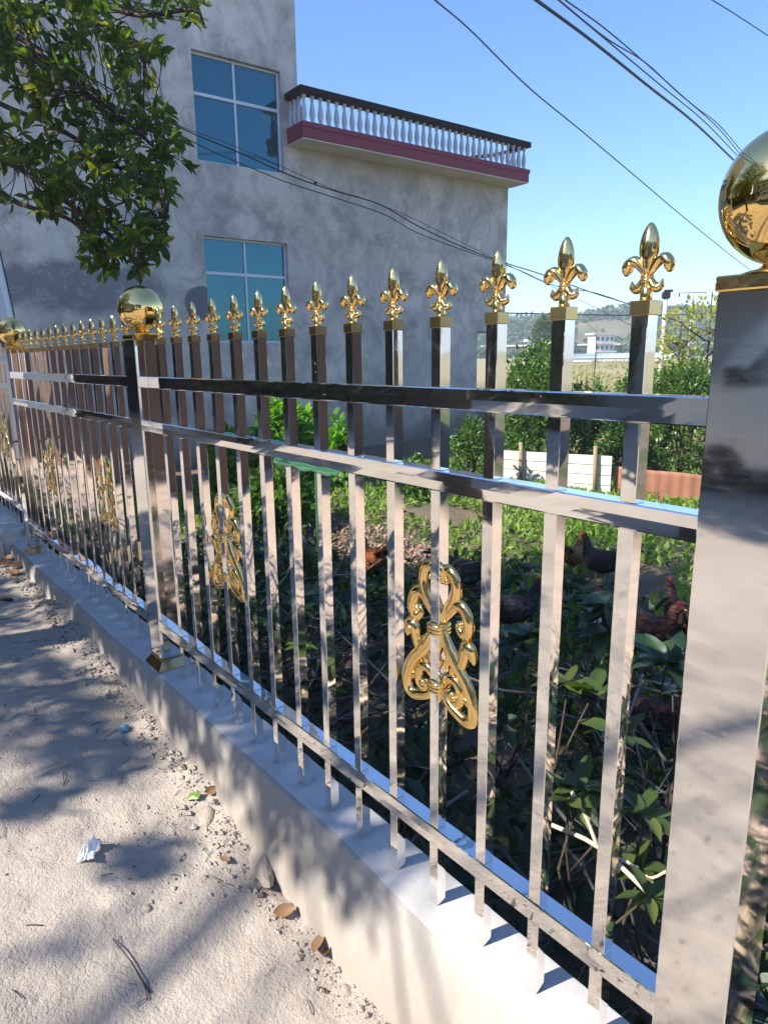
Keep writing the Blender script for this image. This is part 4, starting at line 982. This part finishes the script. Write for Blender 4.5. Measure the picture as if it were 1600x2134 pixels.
# trees left of frame beyond the garden end (seen between house and hedge)
# ------------------------------------------------------------------ vehicles
vanp = mat('white_van_paint', (.72,.71,.68), .25); silv = mat('silver_van_paint', (.45,.46,.48), .28, .5)
rubber = mat('tyre_rubber', (.015,.015,.016), .8); vglass = mat('tinted_vehicle_glass', (.01,.012,.015), .04, 0, 1.0); lampm = mat('headlamp_lens', (.6,.6,.6), .1); rimm = mat('wheel_rim', (.4,.4,.42), .35, .8)
def van(loc, rz, paint, label, Lv=4.6, Wv=1.75, Hv=2.1):
    o = empty('parked_van', loc, rz, label, 'van')
    prof = [(-Lv/2,.35),(-Lv/2,.9),(-Lv/2+.08,1.5),(-Lv/2+.22,Hv-.12),(-Lv/2+.5,Hv),(Lv/2-1.45,Hv-.02),(Lv/2-1.2,Hv-.12),(Lv/2-.55,1.25),(Lv/2-.12,1.02),(Lv/2,.8),(Lv/2,.35)]
    m = MB(); n_ = len(prof); lay = [(-Wv/2+.10,.05),(-Wv/2,0.0),(Wv/2,0.0),(Wv/2-.10,.05)]
    def tum(y, z): return y*(1-.10*max(0, (z-1.1))/1.0)
    vs = []
    for y, ins in ((-Wv/2+.07,.06),(-Wv/2,0),(Wv/2,0),(Wv/2-.07,.06)):
        for x, z in prof:
            cx_, cz_ = x*(1-ins/ (Lv/2)), z-(ins if z > 1.2 else 0)*.8; vs.append((cx_ if abs(y) >= Wv/2-1e-6 or True else x, tum(y, z), cz_ if ins else z))
    # order: side cap inset outside
    order = [1,0] # not used
    vs = []
    for y, ins in ((-Wv/2,.07),(-Wv/2+.06,0),(Wv/2-.06,0),(Wv/2,.07)):
        for x, z in prof: vs.append((x*(1-ins/(Lv/2)), tum(y, z), z-(ins*.8 if z > 1.2 else -ins*.3 if z < .4 else 0)))
    fs = [(j*n_+i, j*n_+(i+1)%n_, (j+1)*n_+(i+1)%n_, (j+1)*n_+i) for j in range(3) for i in range(n_)]+[tuple(range(n_))[::-1], tuple(3*n_+i for i in range(n_))]
    m.add(vs, fs); m.build('body', paint, o)
    for s in (-1,1):
        m = MB(); yb = s*(Wv/2)
        for x0, x1, xt0, xt1 in ((-Lv/2+.35,-Lv/2+1.35,-Lv/2+.45,-Lv/2+1.35),(-Lv/2+1.45,-Lv/2+2.45,-Lv/2+1.45,-Lv/2+2.45),(-Lv/2+2.55,Lv/2-.85,-Lv/2+2.55,Lv/2-1.3)):
            q = [(x0,1.2),(x1,1.2),(xt1,Hv-.35),(xt0,Hv-.35)]; m.add([(x, tum(yb, z)+s*.006, z) for x, z in q]+[(x, tum(yb, z)-s*.03, z) for x, z in q], [(0,1,2,3),(7,6,5,4),(0,4,5,1),(1,5,6,2),(2,6,7,3),(3,7,4,0)])
        m.build('side_window', vglass, o)
        m = MB(); m.tube([(x, tum(yb, z)+s*.004, z) for x, z in ((-Lv/2+.12,.6),(-Lv/2+.10,1.1),(-Lv/2+.26,Hv-.3),(-Lv/2+.4,Hv-.22),(-Lv/2+1.4,Hv-.22),(-Lv/2+1.4,.5))], .004, 5); m.build('door_seam', rubber, o)
        m = MB(); m.box(Lv/2-.95, Lv/2-.83, s*Wv/2 if s > 0 else -Wv/2-.18, s*Wv/2+.18 if s > 0 else -Wv/2, 1.2, 1.4, .02); m.build('mirror', rubber, o)
        m = MB(); m.lathe([(.001,-.02),(.09,-.015),(.11,.0),(.09,.015),(.001,.02)], n=14); m.xform(lambda p: (Lv/2+.0+p[2], s*(Wv/2-.28)+p[1], .75+p[0])); m.build('headlight', lampm, o)
        for xw in (-Lv/2+.85, Lv/2-.8):
            m = MB(); m.lathe([(.17,-.09),(.29,-.09),(.31,-.06),(.31,.06),(.29,.09),(.17,.09)], n=28); m.xform(lambda p: (xw+p[0], s*(Wv/2-.08)+p[2], .31+p[1])); wh = m.build('wheel', rubber, o)
            m = MB(); m.lathe([(.02,-.095),(.16,-.07),(.172,-.09),(.172,.09),(.16,.07),(.02,.095)], n=20); m.xform(lambda p: (xw+p[0], s*(Wv/2-.08)+p[2], .31+p[1])); m.build('rim', rimm, wh)
    def xr(z): return float(np.interp(z, [.35,.9,1.5,Hv-.12], [-Lv/2,-Lv/2,-Lv/2+.08,-Lv/2+.22]))-.004
    pr = []
    for k in range(36):
        a_ = 2*PI*k/36; ca, sa = math.cos(a_), math.sin(a_); q_ = (abs(ca)**7+abs(sa)**7)**(-1/7); zz = .52+(Hv-.9)/2+q_*sa*(Hv-.9)/2; yy = q_*ca*(Wv/2-.16)*(1-.10*max(0, zz-1.1)); pr.append((xr(zz), yy, zz))
    m = MB(); m.tube(pr+[pr[0]], .009, 5); m.build('rear_door_seam', rubber, o)
    m = MB(); q = [(-Wv/2+.28,1.45),(Wv/2-.28,1.45),(Wv/2-.38,Hv-.55),(-Wv/2+.38,Hv-.55)]; m.add([(xr(z)-.004, y, z) for y, z in q]+[(xr(z)+.05, y, z) for y, z in q], [(0,1,2,3),(7,6,5,4),(0,4,5,1),(1,5,6,2),(2,6,7,3),(3,7,4,0)]); m.build('rear_window', vglass, o)
    m = MB(); q = [(Lv/2-.62,-.7,1.32),(Lv/2-.62,.7,1.32),(Lv/2-1.14,.62,Hv-.2),(Lv/2-1.14,-.62,Hv-.2)]; nn = np.array([.8,0,.5])*.012
    m.add([tuple(np.array(p)+nn) for p in q]+[tuple(np.array(p)-nn*2) for p in q], [(0,1,2,3),(7,6,5,4),(0,4,5,1),(1,5,6,2),(2,6,7,3),(3,7,4,0)]); m.build('windscreen', vglass, o)
    return o
van((-1.7,-7.6,-.34), PI, silv, 'silver van parked across the street facing left')
wv = van((-9.0,.07,-.1), PI-.17, vanp, 'white van parked past the fence end at the left edge', 3.9, 1.8, 2.75)

# ------------------------------------------------------------------ across the street (seen in the mirror surfaces)
oh = stone('opposite_house_wall', (.46,.44,.42), (.36,.34,.33), .5, .9, .2, .01, 8)
H0 = empty('opposite_house', (2.5,-15.0,-.35), 0, 'grey two-storey house with balcony across the street', 'house')
m = MB(); m.box(-14.5, 9.5, -8, 0, 0, 6.4); m.build('wall', oh, H0)
m = MB(); m.box(-14.9, 9.9, -8.4, 1.0, 6.4, 6.65); m.box(-14.8, 9.8, .75, .9, 7.2, 7.35)
for k in range(65): m.box(-14.7+.38*k, -14.6+.38*k, .77, .88, 6.65, 7.2); m.build('roof', concp, H0)
m = MB(); m.box(-14.5, 9.5, .002, 1.2, 3.0, 3.2); bal = m.build('balcony', concp, H0)
for k in range(9):
    m = MB(); x = -13.5+2.7*k; m.box(x-.5, x+.5, -.05, .03, 4.0, 5.5); m.build('window', vglass, H0)
    m = MB(); m.box(x-.5, x+.5, -.05, .03, .9, 2.4); m.build('window', vglass, H0)
tg = 'street trees opposite the fence'
for i, (x, y, hh, rr) in enumerate(((-12.5,-10.5,6.8,2.6),(-15.5,-13.0,8.0,3.0),(-17,-12.5,7.6,3.0),(-21,-13,8.4,3.2),(14,-12,8,3.0),(16,-8,7.4,2.9))):
    treeo((x,y,0), -.35, hh, rr, 3600, .42, leaf_tree, ['bushy street tree just left of the opposite house','tall street tree second to the left of the opposite house','street tree third to the left of the opposite house','tallest street tree toward the far fence end across the road','street tree right of the opposite house','street tree nearest the camera side across the road'][i], 'street_tree', .2, 1.15, tg, thin=.3)
for i, (x, y, hh, rr) in enumerate(((-13.5,-6.2,6.5,2.4),(-18.5,-4.6,7.5,2.6))):
    treeo((x,y,0), -.25, hh, rr, 3600, .36, leaf_tree, ['dense roadside tree up the street past the white van','farther dense roadside tree up the street past the white van'][i], 'roadside_tree', .2, 1.25, 'roadside trees up the street', thin=.35)
hh_ = empty('clipped_hedge', (-17.5,-11.4,-.35), 0, 'long dark hedge along the far side of the street', 'hedge')
n_ = 9000; P = np.stack([rng.uniform(-9, 9.5, n_), rng.uniform(-.6, .6, n_), rng.uniform(0, 2.3, n_)], 1); P[:,2] *= 1+.25*fbm(P[:,0], P[:,1], 2, 4)
leaves('foliage', P, rdirs(n_), rng.uniform(.2,.36,n_), leaf_tree, hh_, wr=.7, flat=1, simple=True)
m = MB()
for k in range(12): m.tube([(-8.6+1.6*k,0,-.1),(-8.6+1.6*k,.05,1.6)], [.05,.02], 6)
m.build('stem', bark, hh_)
# brown earth bank and timber shed to the right, seen in the posts' side faces
brick = stone('brown_timber_boarding', (.20,.12,.08), (.12,.07,.05), 1.5, .9, .6, .02, 14)
BR = empty('brick_storehouse', (-20,-6.2,-.3), 0, 'long brown storehouse closing the street beyond the white van', 'storehouse')
m = MB(); m.box(-2, 0, -5.8, 5.2, 0, 3.4); m.build('wall', brick, BR); m = MB(); m.box(-2.4, .5, -6.2, 5.5, 3.401, 3.6); m.build('roof', concp, BR)
for k in range(3):
    m = MB(); m.box(-.04, .03, -4.5+3.4*k, -2.9+3.4*k, .02, 2.3); m.build('door', dark, BR)
S0_ = empty('timber_shed', (7.5,4.5,-.5), -.5, 'brown timber shed at the right end of the garden', 'shed')
m = MB(); m.box(-1.5, 1.5, -4, 4, 0, 2.6); m.build('wall', brick, S0_); m = MB(); m.box(-1.8, 1.8, -4.3, 4.3, 2.6, 2.75); m.build('roof', rustm, S0_)
m = MB(); m.box(-1.53, -1.49, -.5, .5, .05, 2.0); m.build('door', mat('shed_door', (.10,.06,.04), .8), S0_)

# ------------------------------------------------------------------ litter on the ground
def gz(x, y): return float(zs_detail(np.array([x]), np.array([y]))[0])
def gpt(px, py):
    z = -.25
    for _ in range(12): P = zpt(px, py, z); z = gz(P[0], P[1])
    return np.array([P[0], P[1], z])
# crumpled tissue
P = gpt(190, 1782); m = MB(); n1, n2 = 14, 14; vs = []
for i in range(n1+1):
    for j in range(n2+1):
        u, v_ = i/n1-.5, j/n2-.5; r = math.hypot(u, v_); f_ = fbm(np.array([u*5.+3]), np.array([v_*5.]), 3, 51)[0]; f2 = fbm(np.array([u*4.+9]), np.array([v_*4.]), 3, 58)[0]
        vs.append((u*.075+f_*.03, v_*.045+f2*.03, max(.0, .046*(1-1.2*r)+f2*.05+.006)))
m.add(vs, [(i*(n2+1)+j, (i+1)*(n2+1)+j, (i+1)*(n2+1)+j+1, i*(n2+1)+j+1) for i in range(n1) for j in range(n2)], False)
tm = mat('white_tissue', (.9,.9,.88), .8); o = m.build('tissue', tm); o.location = P; o.rotation_euler = (0,0,-.7); tag(o, 'crumpled white tissue lying on the dusty ground', 'tissue')
P = gpt(262, 1522); m = MB(); m.lathe([(.001,0),(.014,.002),(.020,.010),(.015,.020),(.004,.027),(.001,.028)], n=12, power=1.4); bl = mat('blue_plastic', (.10,.30,.48), .3); o = m.build('plastic_scrap', bl); o.location = P; o.rotation_euler = (.5,.2,.3); tag(o, 'small crumpled blue plastic scrap on the ground near the wall', 'plastic scrap')
P = gpt(404, 1665); m = MB(); m.add([(-.022,-.011,.004),(.020,-.014,.010),(.024,.010,.022),(-.018,.014,.012),(0,-.004,.016)], [(0,1,4),(1,2,4),(2,3,4),(3,0,4),(3,2,1,0)]); o = m.build('candy_wrapper', mat('green_wrapper', (.14,.22,.05), .35)); o.location = P; o.rotation_euler = (0,0,.9); tag(o, 'small green wrapper lying against the foot of the wall', 'wrapper')
P = gpt(10, 1252); m = MB(); m.box(-.05, .05, -.012, .012, 0, .018, .004); o = m.build('plastic_bar', black); o.location = P; o.rotation_euler = (0,0,.6); tag(o, 'short black plastic bar on the ground at the left edge', 'plastic bar')
def rock(px, py, sx, sy, sz, label, m_, seed, rz=0, name='stone'):
    P = gpt(px, py); m = MB(); V = []; nu, nv = 14, 9
    for j in range(nv+1):
        th = PI*j/nv
        for i in range(nu):
            ph = 2*PI*i/nu; d = np.array([math.sin(th)*math.cos(ph), math.sin(th)*math.sin(ph), math.cos(th)]); k = 1+.55*fbm(np.array([d[0]*1.6+seed]), np.array([d[1]*1.6+d[2]*1.3+seed]), 3, seed)[0]
            V.append(d*k*np.array([sx,sy,sz]))
    m.add(V, [(j*nu+i, (j+1)*nu+i, (j+1)*nu+(i+1)%nu, j*nu+(i+1)%nu) for j in range(nv) for i in range(nu)], False)
    o = m.build(name, m_); o.location = P+np.array([0,0,-sz*.15]); o.rotation_euler = (rng.uniform(-.2,.2),rng.uniform(-.2,.2),rz); tag(o, label, 'stone'); return o
stm = stone('pale_rubble', (.44,.38,.31), (.34,.29,.24), 12, .95, .5, .006, 60)
rock(545, 1795, .115, .035, .032, 'long pale lump of mortar along the foot of the wall', stm, 4, -.3, 'mortar_lump')
rock(430, 1700, .05, .028, .02, 'flat muddy stone leaning by the wall beside the green wrapper', stm, 9, -.4)
rock(305, 1895, .016, .013, .011, 'little dark pebble right of the tissue', stm, 17, .4)
rock(720, 2065, .02, .018, .010, 'small half-buried stone near the sunlit foot of the wall', stm, 19, .4)
def dryleaf(px, py, size, rz, tilt, label, name='dry_leaf', m_=leaf_dry):
    P = gpt(px, py); V = []; n_ = 9
    for i in range(n_+1):
        t = i/n_; w_ = .27*math.sin(PI*min(t*1.02, 1))**.8
        for s in (-1,0,1): V.append((size*(t-.5), size*w_*s, size*(.16*abs(s)*math.sin(PI*t)+.12*(2*t-1)**2)+.004))
    m = MB(); m.add(V, [(i*3+k, (i+1)*3+k, (i+1)*3+k+1, i*3+k+1) for i in range(n_) for k in range(2)], True)
    o = m.build(name, m_); o.location = P+np.array([0,0,.008]); o.rotation_euler = (tilt,0,rz); tag(o, label, 'leaf', 'dry leaves by the wall'); return o
dryleaf(592, 1905, .062, 1.2, .6, 'single curled brown leaf upright against the sunlit foot of wall')
dryleaf(668, 1978, .070, -.9, .5, 'longest brown leaf lying by the lowest stretch of wall')
dryleaf(690, 1990, .060, -1.2, .7, 'dark folded brown leaf overlapping the longest leaf')
dryleaf(440, 1640, .05, 1.3, .9, 'pale buff leaf leaning on the shaded wall foot')
dryleaf(470, 1800, .04, .4, .1, 'small brown leaf before the mortar lump')
for i, (px_, py_, a) in enumerate(((20,1168,.3),(35,1185,1.2),(8,1180,2.0),(28,1200,.8))):
    dryleaf(px_, py_, .11, a, .2, ['broad tan leaf at the heap below the steps, rearmost','tan leaf at the right of the heap below the steps','tan leaf at the very left of the heap below the steps','frontmost tan leaf of the heap below the steps'][i])
P0, P1_ = gpt(236, 1960), gpt(312, 2072); m = MB(); m.tube([P0+[0,0,.004],(P0+P1_)/2+[.003,.002,.012],P1_+[0,0,.004]], [.0012,.0016,.0022], 6); o = m.build('dry_stalk', mat('dark_stalk', (.03,.025,.022), .8)); tag(o, 'thin dark stalk lying diagonally at the bottom left', 'stalk')
# crumbs, clods and twig litter nobody could count
def crumbs(n_=5200, name='soil_crumbs', m_=None, big=1.0, thr=-.03):
    Vt = np.array([(1,0,0),(-1,0,0),(0,1,0),(0,-1,0),(0,0,1),(0,0,-1)], float); Ft = np.array([(0,2,4),(2,1,4),(1,3,4),(3,0,4),(2,0,5),(1,2,5),(3,1,5),(0,3,5)])
    X = rng.uniform(-5, .3, n_); Y = -.11-np.abs(rng.normal(0, .10, n_)) ; far_ = rng.uniform(0,1,n_) < .6; Y[far_] = rng.uniform(-1.9, -.12, far_.sum())
    keep = (fbm(X*3, Y*3, 3, 66) > thr)|(Y > -.2); X, Y = X[keep], Y[keep]; n2 = len(X)
    s = rng.gamma(1.6, .0018, n2)+.0012; s = np.minimum(s*big, .014); s[Y > -.22] *= 1.3
    Z = zs_detail(X, Y)+s*.3; J = rng.uniform(.55, 1.3, (n2,6,1)); V = np.stack([X,Y,Z],1)[:,None]+Vt[None]*J*s[:,None,None]*np.array([1,1,.7])
    return np_mesh(name, V.reshape(-1,3), (Ft[None]+np.arange(n2)[:,None,None]*6).reshape(-1,3), m_ or sandm)
g = crumbs(); tag(g, kind='stuff', label='loose crumbs of dry soil along the foot of the wall', cat='soil crumbs')
m = MB()
for k in range(150):
    x = rng.uniform(-3.6, -.4); y = -.15-rng.gamma(1.5, .25)
    if y < -1.6: continue
    a = rng.uniform(0, 2*PI); l = rng.uniform(.01, .05); z0, z1 = gz(x, y)+.003, gz(x+math.cos(a)*l, y+math.sin(a)*l)+.003; r = rng.uniform(.0006,.0016)
    m.tube([(x,y,z0),(x+math.cos(a)*l*.5,y+math.sin(a)*l*.5,(z0+z1)/2+.002),(x+math.cos(a)*l,y+math.sin(a)*l,z1)], r, 4)
g = m.build('twig_litter', mat('twig_bits', (.06,.045,.035), .9)); tag(g, kind='stuff', label='bits of twig scattered over the dusty ground', cat='twigs')

# ------------------------------------------------------------------ haze
m = MB(); m.box(-612, 612, -612, 612, -2.4, 24); hz = bpy.data.materials.new('pale_air'); hz.use_nodes = True
hz.node_tree.nodes.remove(hz.node_tree.nodes['Principled BSDF']); pv = hz.node_tree.nodes.new('ShaderNodeVolumePrincipled')
pv.inputs['Color'].default_value = (.86,.92,1,1); pv.inputs['Density'].default_value = HAZE; pv.inputs['Anisotropy'].default_value = .2
hz.node_tree.links.new(pv.outputs[0], hz.node_tree.nodes['Material Output'].inputs['Volume'])
ho_ = m.build('haze', hz); tag(ho_, kind='stuff', label='thin pale haze filling the air over the fields and far hills', cat='haze')

dk = stone('dark_organic_bits', (.16,.12,.09), (.09,.07,.05), 8, .95, .3, .003)
g = crumbs(3600, 'dark_crumbs', dk, .62, .06); tag(g, kind='stuff', label='dark brown specks and husks mixed into the dusty ground', cat='debris')
